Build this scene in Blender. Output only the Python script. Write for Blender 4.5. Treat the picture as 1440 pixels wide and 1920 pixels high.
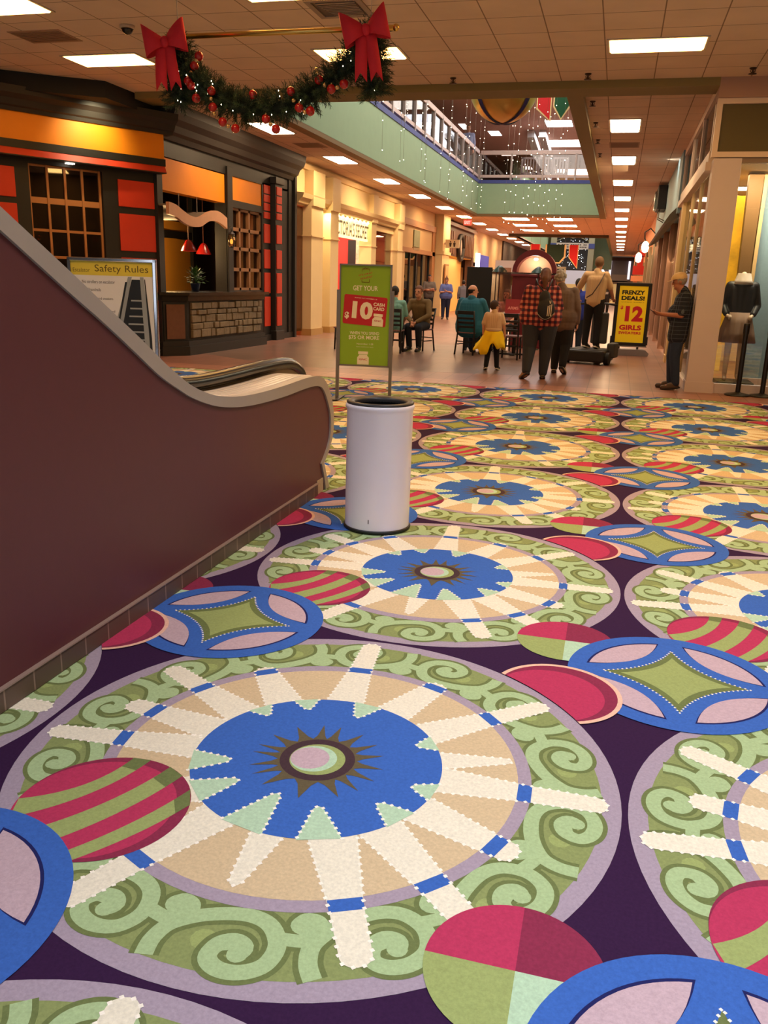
import bpy, bmesh, math, random
from mathutils import Vector, Matrix
random.seed(7)
for o in list(bpy.data.objects):
    bpy.data.objects.remove(o, do_unlink=True)
SC = bpy.context.scene
COL = SC.collection
PI = math.pi
rad = math.radians

# ------------------------------------------------------------------ camera
CAM_H = 1.432
F_PX, PITCH, ROLL, YAW = 1582.5, 0.268026, 0.0323906, 0.254302
cy_, sy_ = math.cos(YAW), math.sin(YAW)
fwd = Vector((-sy_*math.cos(PITCH), cy_*math.cos(PITCH), -math.sin(PITCH)))
right0 = Vector((cy_, sy_, 0)); up0 = right0.cross(fwd)
rgt = right0*math.cos(ROLL) + up0*math.sin(ROLL)
upv = up0*math.cos(ROLL) - right0*math.sin(ROLL)
cam = bpy.data.objects.new('camera', bpy.data.cameras.new('camera'))
COL.objects.link(cam)
m = Matrix.Identity(4)
for r in range(3):
    m[r][0], m[r][1], m[r][2] = rgt[r], upv[r], -fwd[r]
m[0][3], m[1][3], m[2][3] = 0, 0, CAM_H
cam.matrix_world = m
cam.data.sensor_width = 36.0
cam.data.lens = F_PX/1920*36
cam.data.clip_end = 300
SC.camera = cam

# ------------------------------------------------------------------ world, exposure
SC.view_settings.view_transform = 'Standard'
SC.view_settings.look = 'None'
SC.view_settings.exposure = 0.0
SC.view_settings.gamma = 1.0
SC.view_settings.use_curve_mapping = False
w = bpy.data.worlds.new('world'); SC.world = w; w.use_nodes = True
w.node_tree.nodes['Background'].inputs[0].default_value = (1.0, 0.80, 0.62, 1)
w.node_tree.nodes['Background'].inputs[1].default_value = 0.06
SC.cycles.use_denoising = True
SC.cycles.max_bounces = 6
SC.cycles.diffuse_bounces = 3
SC.cycles.glossy_bounces = 3
SC.cycles.transparent_max_bounces = 12
SC.cycles.sample_clamp_indirect = 4.0
SC.cycles.caustics_reflective = False
SC.cycles.caustics_refractive = False

def area(name, loc, size, color, power, rot=(0, 0, 0)):
    l = bpy.data.lights.new(name, 'AREA'); l.shape = 'RECTANGLE'
    l.size, l.size_y = size; l.color = color; l.energy = power
    o = bpy.data.objects.new(name, l); COL.objects.link(o)
    o.location = loc; o.rotation_euler = rot
    return o
def spot(name, loc, target, color, power, angle=60, blend=0.6, size=0.05):
    l = bpy.data.lights.new(name, 'SPOT'); l.color = color; l.energy = power
    l.spot_size = rad(angle); l.spot_blend = blend; l.shadow_soft_size = size
    o = bpy.data.objects.new(name, l); COL.objects.link(o); o.location = loc
    o.rotation_euler = (Vector(target)-Vector(loc)).to_track_quat('-Z', 'Y').to_euler()
    return o
def point(name, loc, color, power, size=0.1):
    l = bpy.data.lights.new(name, 'POINT'); l.color = color; l.energy = power; l.shadow_soft_size = size
    o = bpy.data.objects.new(name, l); COL.objects.link(o); o.location = loc
    return o
COOL = (0.90, 0.93, 1.0)
WARM = (1.0, 0.66, 0.33)
MIDW = (1.0, 0.80, 0.56)
# the rows of ceiling fluorescents over and behind the camera (outside the frame)
for (ly, lc, pw) in ((6.3, (1.0, 0.55, 0.16), 48), (3.8, COOL, 28), (1.3, COOL, 36), (-1.2, COOL, 36), (-3.7, COOL, 36)):
    for lx, k in ((-6.86, .6), (-3.4, .8), (0.14, 1.0), (3.6, 1.0)):
        area('ceiling_lamp', (lx, ly, 4.13), (1.12, 0.55), lc, pw*k).data.spread = rad(128)
for lx, ly in ((.14, 8.74), (3.6, 8.74), (3.6, 11.2)):
    area('ceiling_lamp', (lx, ly, 4.13), (1.12, 0.55), (1.0, 0.56, 0.17), 38)
# daylight through the mall entrance behind the camera
area('entrance_daylight', (-2.0, -7.0, 2.0), (6.0, 3.2), (0.80, 0.88, 1.0), 120, (rad(90), 0, 0))
# warm store light spilling on the far concourse
area('shop_spill', (0.6, 22, 3.0), (6, 1.2), WARM, 60, (0, rad(60), 0))

# ------------------------------------------------------------------ materials
def s2l(c):
    c = c/255.0
    return c/12.92 if c <= 0.04045 else ((c+0.055)/1.055)**2.4
def rgb(r, g, b): return (s2l(r), s2l(g), s2l(b), 1.0)
MATS = {}
def mat(name, col, rough=0.6, metal=0.0, noise=0.0, nscale=20.0, emit=0.0, ecol=None, coat=0.0, alpha=1.0, spec=0.5, bump=0.0, bscale=80.0):
    if name in MATS: return MATS[name]
    M = bpy.data.materials.new(name); M.use_nodes = True
    nt = M.node_tree; b = nt.nodes['Principled BSDF']
    c = rgb(*col) if max(col) > 1.0 else (col[0], col[1], col[2], 1)
    b.inputs['Base Color'].default_value = c
    b.inputs['Roughness'].default_value = rough
    b.inputs['Metallic'].default_value = metal
    b.inputs['Specular IOR Level'].default_value = spec
    b.inputs['Coat Weight'].default_value = coat
    b.inputs['Alpha'].default_value = alpha
    if emit > 0:
        e = ecol or col
        b.inputs['Emission Color'].default_value = rgb(*e) if max(e) > 1.0 else (e[0], e[1], e[2], 1)
        b.inputs['Emission Strength'].default_value = emit
    geo = None
    if noise > 0 or bump > 0:
        geo = nt.nodes.new('ShaderNodeNewGeometry')
    if noise > 0:
        n = nt.nodes.new('ShaderNodeTexNoise'); n.inputs['Scale'].default_value = nscale
        n.inputs['Detail'].default_value = 5; n.inputs['Roughness'].default_value = 0.7
        nt.links.new(geo.outputs['Position'], n.inputs['Vector'])
        r = nt.nodes.new('ShaderNodeMapRange')
        r.inputs['From Min'].default_value = 0.25; r.inputs['From Max'].default_value = 0.75
        r.inputs['To Min'].default_value = 1-noise; r.inputs['To Max'].default_value = 1+noise
        nt.links.new(n.outputs['Fac'], r.inputs['Value'])
        mx = nt.nodes.new('ShaderNodeMix'); mx.data_type = 'RGBA'; mx.blend_type = 'MULTIPLY'
        mx.inputs[0].default_value = 1.0
        mx.inputs[6].default_value = c
        nt.links.new(r.outputs[0], mx.inputs[7])
        nt.links.new(mx.outputs[2], b.inputs['Base Color'])
    if bump > 0:
        n2 = nt.nodes.new('ShaderNodeTexNoise'); n2.inputs['Scale'].default_value = bscale
        nt.links.new(geo.outputs['Position'], n2.inputs['Vector'])
        bp = nt.nodes.new('ShaderNodeBump'); bp.inputs['Strength'].default_value = bump; bp.inputs['Distance'].default_value = 0.01
        nt.links.new(n2.outputs['Fac'], bp.inputs['Height']); nt.links.new(bp.outputs[0], b.inputs['Normal'])
    MATS[name] = M
    return M
def brickmat(name, c1, c2, cm, bw, rh, mortar, rough=0.5, offset=0.0, axes='XY', shift=(0, 0), noise=0.12, nscale=3.0, spec=0.5, bias=0.0, mort_bump=0.0):
    M = mat(name, c1, rough, spec=spec); nt = M.node_tree; b = nt.nodes['Principled BSDF']
    geo = nt.nodes.new('ShaderNodeNewGeometry')
    sep = nt.nodes.new('ShaderNodeSeparateXYZ'); nt.links.new(geo.outputs['Position'], sep.inputs[0])
    com = nt.nodes.new('ShaderNodeCombineXYZ')
    for k, ax in enumerate(axes):
        ad = nt.nodes.new('ShaderNodeMath'); ad.operation = 'ADD'; ad.inputs[1].default_value = shift[k]
        nt.links.new(sep.outputs[ax], ad.inputs[0]); nt.links.new(ad.outputs[0], com.inputs[k])
    t = nt.nodes.new('ShaderNodeTexBrick')
    t.offset = offset; t.offset_frequency = 2; t.squash = 1.0
    t.inputs['Color1'].default_value = rgb(*c1); t.inputs['Color2'].default_value = rgb(*c2); t.inputs['Mortar'].default_value = rgb(*cm)
    t.inputs['Scale'].default_value = 1.0; t.inputs['Mortar Size'].default_value = mortar
    t.inputs['Mortar Smooth'].default_value = 0.1; t.inputs['Bias'].default_value = bias
    t.inputs['Brick Width'].default_value = bw; t.inputs['Row Height'].default_value = rh
    nt.links.new(com.outputs[0], t.inputs['Vector'])
    n = nt.nodes.new('ShaderNodeTexNoise'); n.inputs['Scale'].default_value = nscale; n.inputs['Detail'].default_value = 6
    nt.links.new(geo.outputs['Position'], n.inputs['Vector'])
    r = nt.nodes.new('ShaderNodeMapRange'); r.inputs['From Min'].default_value = .3; r.inputs['From Max'].default_value = .7
    r.inputs['To Min'].default_value = 1-noise; r.inputs['To Max'].default_value = 1+noise
    nt.links.new(n.outputs['Fac'], r.inputs['Value'])
    mx = nt.nodes.new('ShaderNodeMix'); mx.data_type = 'RGBA'; mx.blend_type = 'MULTIPLY'; mx.inputs[0].default_value = 1.0
    nt.links.new(t.outputs['Color'], mx.inputs[6]); nt.links.new(r.outputs[0], mx.inputs[7])
    nt.links.new(mx.outputs[2], b.inputs['Base Color'])
    if mort_bump:
        bp = nt.nodes.new('ShaderNodeBump'); bp.inputs['Strength'].default_value = mort_bump; bp.inputs['Distance'].default_value = 0.01; bp.invert = True
        nt.links.new(t.outputs['Fac'], bp.inputs['Height']); nt.links.new(bp.outputs[0], b.inputs['Normal'])
    return M
def glassmat(name, tint=(220, 230, 225), refl=0.12):
    M = bpy.data.materials.new(name); M.use_nodes = True; nt = M.node_tree
    nt.nodes.remove(nt.nodes['Principled BSDF'])
    tr = nt.nodes.new('ShaderNodeBsdfTransparent'); tr.inputs[0].default_value = rgb(*tint)
    gl = nt.nodes.new('ShaderNodeBsdfGlossy'); gl.inputs['Roughness'].default_value = 0.02
    fr = nt.nodes.new('ShaderNodeFresnel'); fr.inputs[0].default_value = 1.45
    mn = nt.nodes.new('ShaderNodeMath'); mn.operation = 'MULTIPLY_ADD'; mn.inputs[1].default_value = 0.8; mn.inputs[2].default_value = refl*0.25
    nt.links.new(fr.outputs[0], mn.inputs[0])
    mx = nt.nodes.new('ShaderNodeMixShader')
    nt.links.new(mn.outputs[0], mx.inputs[0]); nt.links.new(tr.outputs[0], mx.inputs[1]); nt.links.new(gl.outputs[0], mx.inputs[2])
    nt.links.new(mx.outputs[0], nt.nodes['Material Output'].inputs[0])
    MATS[name] = M; return M
def plaidmat(name, base, dark, light, size=0.075, axes=('X', 'Z')):
    M = mat(name, base, 0.9); nt = M.node_tree; b = nt.nodes['Principled BSDF']
    tc = nt.nodes.new('ShaderNodeTexCoord'); sep = nt.nodes.new('ShaderNodeSeparateXYZ')
    nt.links.new(tc.outputs['Object'], sep.inputs[0])
    fs = []
    for ax in axes:
        a = nt.nodes.new('ShaderNodeMath'); a.operation = 'MULTIPLY'; a.inputs[1].default_value = 2*PI/size
        s = nt.nodes.new('ShaderNodeMath'); s.operation = 'SINE'
        r = nt.nodes.new('ShaderNodeMapRange'); r.inputs['From Min'].default_value = -0.25; r.inputs['From Max'].default_value = 0.25
        nt.links.new(sep.outputs[ax], a.inputs[0]); nt.links.new(a.outputs[0], s.inputs[0]); nt.links.new(s.outputs[0], r.inputs['Value'])
        fs.append(r)
    ad = nt.nodes.new('ShaderNodeMath'); ad.operation = 'ADD'
    nt.links.new(fs[0].outputs[0], ad.inputs[0]); nt.links.new(fs[1].outputs[0], ad.inputs[1])
    hf = nt.nodes.new('ShaderNodeMath'); hf.operation = 'MULTIPLY'; hf.inputs[1].default_value = 0.5
    nt.links.new(ad.outputs[0], hf.inputs[0])
    cr = nt.nodes.new('ShaderNodeValToRGB'); e = cr.color_ramp.elements
    e[0].position = 0.1; e[0].color = rgb(*dark); e[1].position = 0.9; e[1].color = rgb(*light)
    x = e.new(0.5); x.color = rgb(*base)
    nt.links.new(hf.outputs[0], cr.inputs[0]); nt.links.new(cr.outputs[0], b.inputs['Base Color'])
    return M
def linesmat(name, base, line, size, width, axes=('X', 'Z')):
    M = mat(name, base, 0.9); nt = M.node_tree; b = nt.nodes['Principled BSDF']
    tc = nt.nodes.new('ShaderNodeTexCoord'); sep = nt.nodes.new('ShaderNodeSeparateXYZ')
    nt.links.new(tc.outputs['Object'], sep.inputs[0]); fs = []
    for ax in axes:
        a = nt.nodes.new('ShaderNodeMath'); a.operation = 'MODULO'; a.inputs[1].default_value = size
        o2 = nt.nodes.new('ShaderNodeMath'); o2.operation = 'ADD'; o2.inputs[1].default_value = 10*size
        s = nt.nodes.new('ShaderNodeMath'); s.operation = 'LESS_THAN'; s.inputs[1].default_value = width
        nt.links.new(sep.outputs[ax], o2.inputs[0]); nt.links.new(o2.outputs[0], a.inputs[0]); nt.links.new(a.outputs[0], s.inputs[0]); fs.append(s)
    ad = nt.nodes.new('ShaderNodeMath'); ad.operation = 'MAXIMUM'
    nt.links.new(fs[0].outputs[0], ad.inputs[0]); nt.links.new(fs[1].outputs[0], ad.inputs[1])
    mx = nt.nodes.new('ShaderNodeMix'); mx.data_type = 'RGBA'; mx.inputs[6].default_value = rgb(*base); mx.inputs[7].default_value = rgb(*line)
    nt.links.new(ad.outputs[0], mx.inputs[0]); nt.links.new(mx.outputs[2], b.inputs['Base Color'])
    return M

# ------------------------------------------------------------------ mesh builder
class MB:
    def __init__(s): s.v = []; s.f = []; s.mi = []; s.sm = []; s.mats = []; s.xf = None
    def mid(s, m):
        if m not in s.mats: s.mats.append(m)
        return s.mats.index(m)
    def add(s, vs, fs, m=None, smooth=False):
        b = len(s.v); i = s.mid(m)
        if s.xf is not None: vs = [tuple(s.xf @ Vector(v)) for v in vs]
        s.v += [tuple(v) for v in vs]
        s.f += [tuple(b+k for k in f) for f in fs]
        s.mi += [i]*len(fs); s.sm += [smooth]*len(fs)
        return s
    def box(s, x0, x1, y0, y1, z0, z1, m=None, bev=0.0):
        if bev <= 0:
            v = [(x0,y0,z0),(x1,y0,z0),(x1,y1,z0),(x0,y1,z0),(x0,y0,z1),(x1,y0,z1),(x1,y1,z1),(x0,y1,z1)]
            return s.add(v, [(0,3,2,1),(4,5,6,7),(0,1,5,4),(1,2,6,5),(2,3,7,6),(3,0,4,7)], m)
        bm = bmesh.new(); bmesh.ops.create_cube(bm, size=1)
        for v in bm.verts:
            v.co = Vector(((x0+x1)/2+v.co.x*(x1-x0), (y0+y1)/2+v.co.y*(y1-y0), (z0+z1)/2+v.co.z*(z1-z0)))
        bmesh.ops.bevel(bm, geom=bm.edges[:], offset=bev, segments=2, affect='EDGES', profile=0.5)
        return s.addbm(bm, m)
    def addbm(s, bm, m=None, smooth=False):
        bm.verts.index_update()
        s.add([v.co[:] for v in bm.verts], [[v.index for v in f.verts] for f in bm.faces], m, smooth); bm.free(); return s
    def cyl(s, p0, p1, r0, r1=None, m=None, n=12, caps=True, smooth=True, ey=1.0):
        if r1 is None: r1 = r0
        p0, p1 = Vector(p0), Vector(p1); d = (p1-p0).normalized()
        a = d.orthogonal().normalized(); b = d.cross(a)
        if abs(d.z) > 0.9: a, b = Vector((1,0,0)), Vector((0,1,0)) if d.z > 0 else Vector((0,-1,0))
        v = []; f = []
        for p, r in ((p0, r0), (p1, r1)):
            for k in range(n):
                t = 2*PI*k/n; v.append(p+a*math.cos(t)*r+b*math.sin(t)*r*ey)
        for k in range(n): f.append((k, (k+1) % n, n+(k+1) % n, n+k))
        s.add(v, f, m, smooth)
        if caps: s.add(v, [tuple(range(n-1, -1, -1)), tuple(range(n, 2*n))], m)
        return s
    def tube(s, pts, r, m=None, n=8, smooth=True, closed=False, flat=1.0, upd=None):
        P = [Vector(p) for p in pts]; N = len(P); v = []; f = []
        rr = r if isinstance(r, (list, tuple)) else [r]*N
        prev = None
        for i, p in enumerate(P):
            t = (P[min(i+1, N-1)]-P[max(i-1, 0)]).normalized()
            if upd is not None:
                a = Vector(upd); a = (a-t*a.dot(t)).normalized()
            elif prev is None: a = t.orthogonal().normalized()
            else: a = (prev-t*prev.dot(t)).normalized()
            prev = a; b = t.cross(a)
            for k in range(n):
                q = 2*PI*k/n; v.append(p+a*math.cos(q)*rr[i]*flat+b*math.sin(q)*rr[i])
        for i in range(N-1):
            for k in range(n): f.append((i*n+k, i*n+(k+1) % n, (i+1)*n+(k+1) % n, (i+1)*n+k))
        f.append(tuple(range(n-1, -1, -1))); f.append(tuple((N-1)*n+k for k in range(n)))
        return s.add(v, f, m, smooth)
    def lathe(s, prof, c=(0,0,0), m=None, n=24, smooth=True):
        v = []; f = []; L = len(prof)
        for (r, z) in prof:
            for k in range(n):
                t = 2*PI*k/n; v.append((c[0]+r*math.cos(t), c[1]+r*math.sin(t), c[2]+z))
        for i in range(L-1):
            for k in range(n): f.append((i*n+k, i*n+(k+1) % n, (i+1)*n+(k+1) % n, (i+1)*n+k))
        return s.add(v, f, m, smooth)
    def ell(s, c, r, m=None, n=14, k=9, smooth=True, keep=None):
        bm = bmesh.new(); bmesh.ops.create_uvsphere(bm, u_segments=n, v_segments=k, radius=1)
        if keep is not None:
            bmesh.ops.delete(bm, geom=[x for x in bm.verts if not keep(x.co)], context='VERTS')
        for x in bm.verts: x.co = Vector((c[0]+x.co.x*r[0], c[1]+x.co.y*r[1], c[2]+x.co.z*r[2]))
        return s.addbm(bm, m, smooth)
    def prism(s, poly, a0, a1, axis='X', m=None, smooth=False):
        # poly is a list of 2-D points; axis is the extrusion axis
        def P(u, w, a): return {'X': (a, u, w), 'Y': (u, a, w), 'Z': (u, w, a)}[axis]
        n = len(poly)
        v = [P(u, w, a0) for u, w in poly]+[P(u, w, a1) for u, w in poly]
        f = [tuple(range(n)), tuple(range(2*n-1, n-1, -1))]
        s.add(v, f, m)
        s.add(v, [(k, n+k, n+(k+1) % n, (k+1) % n) for k in range(n)], m, smooth)
        return s
    def quad(s, a, b, c, d, m=None): return s.add([a, b, c, d], [(0,1,2,3)], m)
    def build(s, name, mt=None, parent=None, kind=None, fixn=True):
        me = bpy.data.meshes.new(name)
        me.from_pydata(s.v, [], s.f)
        for x in s.mats: me.materials.append(x if x is not None else mt)
        if s.f:
            me.polygons.foreach_set('material_index', s.mi); me.polygons.foreach_set('use_smooth', s.sm)
        me.update()
        if fixn and len(s.f) < 60000:
            bm = bmesh.new(); bm.from_mesh(me); bmesh.ops.recalc_face_normals(bm, faces=bm.faces[:]); bm.to_mesh(me); bm.free()
        o = bpy.data.objects.new(name, me); COL.objects.link(o)
        if parent is not None: o.parent = parent
        if kind: o['kind'] = kind
        return o
def tag(o, label=None, cat=None, group=None, kind=None):
    if label: o['label'] = label
    if cat: o['category'] = cat
    if group: o['group'] = group
    if kind: o['kind'] = kind
    return o
def thing(name, label, cat, loc=(0,0,0), rz=0.0, group=None):
    o = bpy.data.objects.new(name, None); o.empty_display_size = 0.1; COL.objects.link(o)
    o.location = loc; o.rotation_euler = (0, 0, rz)
    return tag(o, label, cat, group)
def dup(root, loc, rz=None, label=None, group=None):
    r = root.copy(); COL.objects.link(r); r.location = loc
    if rz is not None: r.rotation_euler = (0, 0, rz)
    if label: r['label'] = label
    if group: r['group'] = group
    for ch in list(root.children):
        c = ch.copy(); COL.objects.link(c); c.parent = r
        for g in list(ch.children):
            d = g.copy(); COL.objects.link(d); d.parent = c
    return r
def struct(name, mb, m, label=None):
    o = mb.build(name, m); o['kind'] = 'structure'
    if label: o['label'] = label
    return o
DG = bpy.context.evaluated_depsgraph_get
def text_polys(s, bold=0.0):
    cu = bpy.data.curves.new('t', 'FONT'); cu.body = s; cu.size = 1.0; cu.offset = bold; cu.resolution_u = 3; cu.fill_mode = 'FRONT'
    o = bpy.data.objects.new('t', cu); COL.objects.link(o)
    ev = o.evaluated_get(DG()); me = ev.to_mesh()
    v = [tuple(x.co) for x in me.vertices]; f = [tuple(p.vertices) for p in me.polygons]
    ev.to_mesh_clear(); bpy.data.objects.remove(o); bpy.data.curves.remove(cu)
    return v, f
def text(mb, s, cx, cz, wd, ht, y, m, bold=0.0, rot=0.0, plane='XZ', thick=0.0):
    """letters fitted to a wd x ht box centred on (cx, cz) in the sign's own plane, facing -Y"""
    v, f = text_polys(s, bold)
    x0 = min(a[0] for a in v); x1 = max(a[0] for a in v); z0 = min(a[1] for a in v); z1 = max(a[1] for a in v)
    if ht is None: ht = wd*(z1-z0)/(x1-x0)
    if wd is None: wd = ht*(x1-x0)/(z1-z0)
    cr, sr = math.cos(rot), math.sin(rot); out = []
    for a in v:
        u = ((a[0]-x0)/(x1-x0)-0.5)*wd; q = ((a[1]-z0)/(z1-z0)-0.5)*ht
        out.append((cx+u*cr-q*sr, y, cz+u*sr+q*cr))
    mb.add(out, f, m)
    if thick:
        mb.add([(a, b+thick, c) for a, b, c in out], f, m)
    return mb

# ================================================================== CARPET
LAT = (-0.7537, 2.1835, 1.831)      # first medallion centre and the repeat
cN = dict(noise=0.17, nscale=110, rough=0.95, spec=0.1)
CP = {
 'purple': mat('carpet_purple', (52, 28, 62), **cN), 'lav': mat('carpet_lavender', (164, 150, 166), **cN),
 'olive': mat('carpet_olive', (136, 148, 94), **cN), 'dolive': mat('carpet_dark_olive', (108, 120, 74), **cN),
 'mint': mat('carpet_mint', (166, 190, 142), **cN), 'tan': mat('carpet_tan', (206, 184, 148), **cN),
 'cream': mat('carpet_cream', (230, 224, 204), **cN), 'blue': mat('carpet_blue', (60, 102, 184), **cN),
 'pmint': mat('carpet_pale_mint', (178, 208, 178), **cN), 'white': mat('carpet_white', (246, 240, 226), **cN),
 'brown': mat('carpet_brown', (70, 52, 58), **cN), 'bronze': mat('carpet_bronze', (98, 88, 66), **cN),
 'pink': mat('carpet_pink', (180, 56, 92), **cN), 'dpink': mat('carpet_dark_pink', (136, 48, 76), **cN),
 'navy': mat('carpet_navy', (34, 38, 92), **cN), 'lil': mat('carpet_lilac', (192, 168, 178), **cN),
 'peach': mat('carpet_peach', (232, 186, 164), **cN), 'lolive': mat('carpet_light_olive', (152, 166, 104), **cN)}
prims = []   # (layer, colour, verts2d, faces)
def P_(layer, c, v, f, dz=0.0): prims.append((layer, c, [(p[0], p[1], dz*i/len(v)) for i, p in enumerate(v)], f))
def poly(layer, c, pts): P_(layer, c, pts, [tuple(range(len(pts)))])
def disc(layer, c, x, y, r, n=64): poly(layer, c, [(x+r*math.cos(2*PI*k/n), y+r*math.sin(2*PI*k/n)) for k in range(n)])
def spl(pts, n=6):
    out = []
    for i in range(len(pts)-1):
        p0 = pts[max(i-1, 0)]; p1 = pts[i]; p2 = pts[i+1]; p3 = pts[min(i+2, len(pts)-1)]
        for k in range(n):
            t = k/n
            out.append(tuple(0.5*((2*p1[j])+(-p0[j]+p2[j])*t+(2*p0[j]-5*p1[j]+4*p2[j]-p3[j])*t*t+(-p0[j]+3*p1[j]-3*p2[j]+p3[j])*t**3) for j in range(len(p1))))
    out.append(tuple(pts[-1])); return out
def stroke(layer, c, pts, w):
    n = len(pts); v = []
    for i, p in enumerate(pts):
        a = pts[max(i-1, 0)]; b = pts[min(i+1, n-1)]; dx, dy = b[0]-a[0], b[1]-a[1]; L = math.hypot(dx, dy) or 1
        ww = w[i] if isinstance(w, list) else w
        v += [(p[0]-dy/L*ww, p[1]+dx/L*ww), (p[0]+dy/L*ww, p[1]-dx/L*ww)]
    P_(layer, c, v, [(2*i, 2*i+1, 2*i+3, 2*i+2) for i in range(n-1)], 0.35)
def pol(a, r): return (r*math.cos(rad(a)), r*math.sin(rad(a)))
def dots(layer, pts, step=0.026, r=0.0068):
    d = 0; last = pts[0]; v = []; f = []
    for p in pts[1:]:
        L = math.hypot(p[0]-last[0], p[1]-last[1])
        while d <= L and L > 0:
            x, y = last[0]+(p[0]-last[0])*d/L, last[1]+(p[1]-last[1])*d/L
            b = len(v); v += [(x-r, y), (x, y-r), (x+r, y), (x, y+r)]; f.append((b, b+1, b+2, b+3)); d += step
        d -= L; last = p
    P_(layer, 'white', v, f)
R_OUT = 0.907
disc(1, 'lav', 0, 0, R_OUT, 96); disc(2, 'olive', 0, 0, 0.853, 96)
# scrolls: fourteen units round the ring
MAIN = [(-13, .850), (-13.8, .80), (-12.8, .745), (-8, .695), (-1, .672), (4.2, .692), (6.6, .75), (5.4, .81), (2, .838), (-1.6, .836), (-3.8, .81), (-3.2, .772), (-.8, .757), (1.0, .77), (.6, .79)]
CONN = [(5.4, .73), (8.8, .737), (12, .738), (14.3, .712), (13.6, .680), (11.2, .672), (10.2, .69), (11.4, .702)]
for k in range(14):
    t0 = -84+k*360/14
    for src, wd in ((MAIN, .021), (CONN, .019)):
        pl = [pol(t0+a, r) for a, r in spl(src, 5)]
        n = len(pl); ws = [wd*(1.0 if i < n*0.75 else 1.0+.25*math.sin((i-n*.75)/(n*.25)*PI)) for i in range(n)]
        o_ = .45 if src is CONN else 0
        stroke(3+o_, 'dolive', pl, [x+.013 for x in ws]); stroke(4+o_, 'mint', pl, ws)
        disc(4.4+o_, 'mint', pl[-1][0], pl[-1][1], .024, 14)
    for a, r in ((-6, .765), (1.5, .80), (11.5, .80)):
        p = pol(t0+a, r); disc(2.5, 'lolive', p[0], p[1], .03, 12)
disc(5, 'lav', 0, 0, .652, 80); disc(6, 'tan', 0, 0, .612, 80)
RAYS = [(94.5, .88), (67, .668), (41.5, .87), (17, .605), (1.5, .87), (-23, .70), (-44, .85), (-64.5, .825), (-91, .59), (-116, .855), (-139, .80), (-173.5, .88), (169.5, .745), (150, .85), (127, .67)]
for ir, (a, rt) in enumerate(RAYS):
    ua = (math.cos(rad(a)), math.sin(rad(a))); na = (-ua[1], ua[0])
    def hw(r):
        if rt < .62: return .05-(r-.36)*.15
        return .068-(r-.36)*.092 if r < .64 else .0422-(r-.64)*.03
    rs = [.34, .45, .56, .64, .75]; rs = [r for r in rs if r < rt-.035]+[rt-.03]
    L_ = [(ua[0]*r+na[0]*hw(r), ua[1]*r+na[1]*hw(r)) for r in rs]; R_ = [(ua[0]*r-na[0]*hw(r), ua[1]*r-na[1]*hw(r)) for r in rs]
    h = hw(rt-.03); tip = [(ua[0]*(rt-.03+.03*math.sin(q))+na[0]*h*math.cos(q), ua[1]*(rt-.03+.03*math.sin(q))+na[1]*h*math.cos(q)) for q in (rad(30), rad(60), rad(90), rad(120), rad(150))]
    edge = L_+tip+R_[::-1]
    poly(7+.06*ir, 'cream', edge)
    dots(8.2+.02*ir, edge)
    if rt > .64:
        h = hw(.63); poly(8.1, 'blue', [(ua[0]*r+na[0]*s*h, ua[1]*r+na[1]*s*h) for r, s in ((.612, 1), (.612, -1), (.653, -1), (.653, 1))])
disc(9, 'blue', 0, 0, .384, 80)
for a, r in ((82, .285), (32, .32), (-9, .312), (-34, .285), (-70, .238), (-103, .205), (-137, .25), (-162, .262), (140, .318), (115, .312)):
    ua = (math.cos(rad(a)), math.sin(rad(a))); na = (-ua[1], ua[0])
    hb = .045+(.32-r)*.2
    q = [(ua[0]*.385+na[0]*hb, ua[1]*.385+na[1]*hb), (ua[0]*(r+.012)+na[0]*.014, ua[1]*(r+.012)+na[1]*.014), (ua[0]*r, ua[1]*r), (ua[0]*(r+.012)-na[0]*.014, ua[1]*(r+.012)-na[1]*.014), (ua[0]*.385-na[0]*hb, ua[1]*.385-na[1]*hb)]
    poly(10, 'pmint', q); dots(11, q, .024)
star = []; tips = [128, 103, 87, 63, 42, 23, 2, -17, -36, -54, -86, -122, -140, -154, -175, 173, 153]
tips = sorted(x % 360 for x in tips)
for i, t in enumerate(tips):
    nx = tips[(i+1) % len(tips)]; gap = (nx-t) % 360
    star += [pol(t, .208), pol(t+gap*.25, .14), pol(t+gap*.5, .122), pol(t+gap*.75, .14)]
poly(12, 'bronze', star); disc(13, 'brown', 0, 0, .116, 40); disc(14, 'lolive', 0, 0, .086, 40)
disc(15, 'pmint', -.012, 0, .072, 40); disc(16, 'lil', -.024, 0, .060, 40)
# striped ball
bx, by, br = -.49, -.40, .24
disc(10, 'dpink', bx, by, br, 64); disc(11, 'pink', bx-.018, by-.012, .222, 64)
bl = [(-.236, -.045), (-.204, -.126), (-.150, -.187), (-.078, -.227), (-.01, -.24), (.05, -.235)]
brr = [(-.044, .236), (.012, .240), (.085, .225), (.142, .194), (.196, .139), (.229, .072)]
def arcl(p, q, bulge, n=14):
    dx, dy = q[0]-p[0], q[1]-p[1]; L = math.hypot(dx, dy); nx, ny = dy/L, -dx/L
    return [(p[0]+dx*t+nx*bulge*4*t*(1-t), p[1]+dy*t+ny*bulge*4*t*(1-t)) for t in [k/n for k in range(n+1)]]
for k in (0, 2, 4):
    A = arcl(bl[k], brr[k], .045-.006*k); B = arcl(bl[k+1], brr[k+1], .045-.006*(k+1))
    for lay, c, i0 in ((12, 'lolive', 0), (12.5, 'dolive', 12)):
        v = []
        for p, q in list(zip(A, B))[i0:]: v += [(bx+p[0], by+p[1]), (bx+q[0], by+q[1])]
        P_(lay, c, v, [(2*i, 2*i+1, 2*i+3, 2*i+2) for i in range(len(v)//2-1)])
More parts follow.
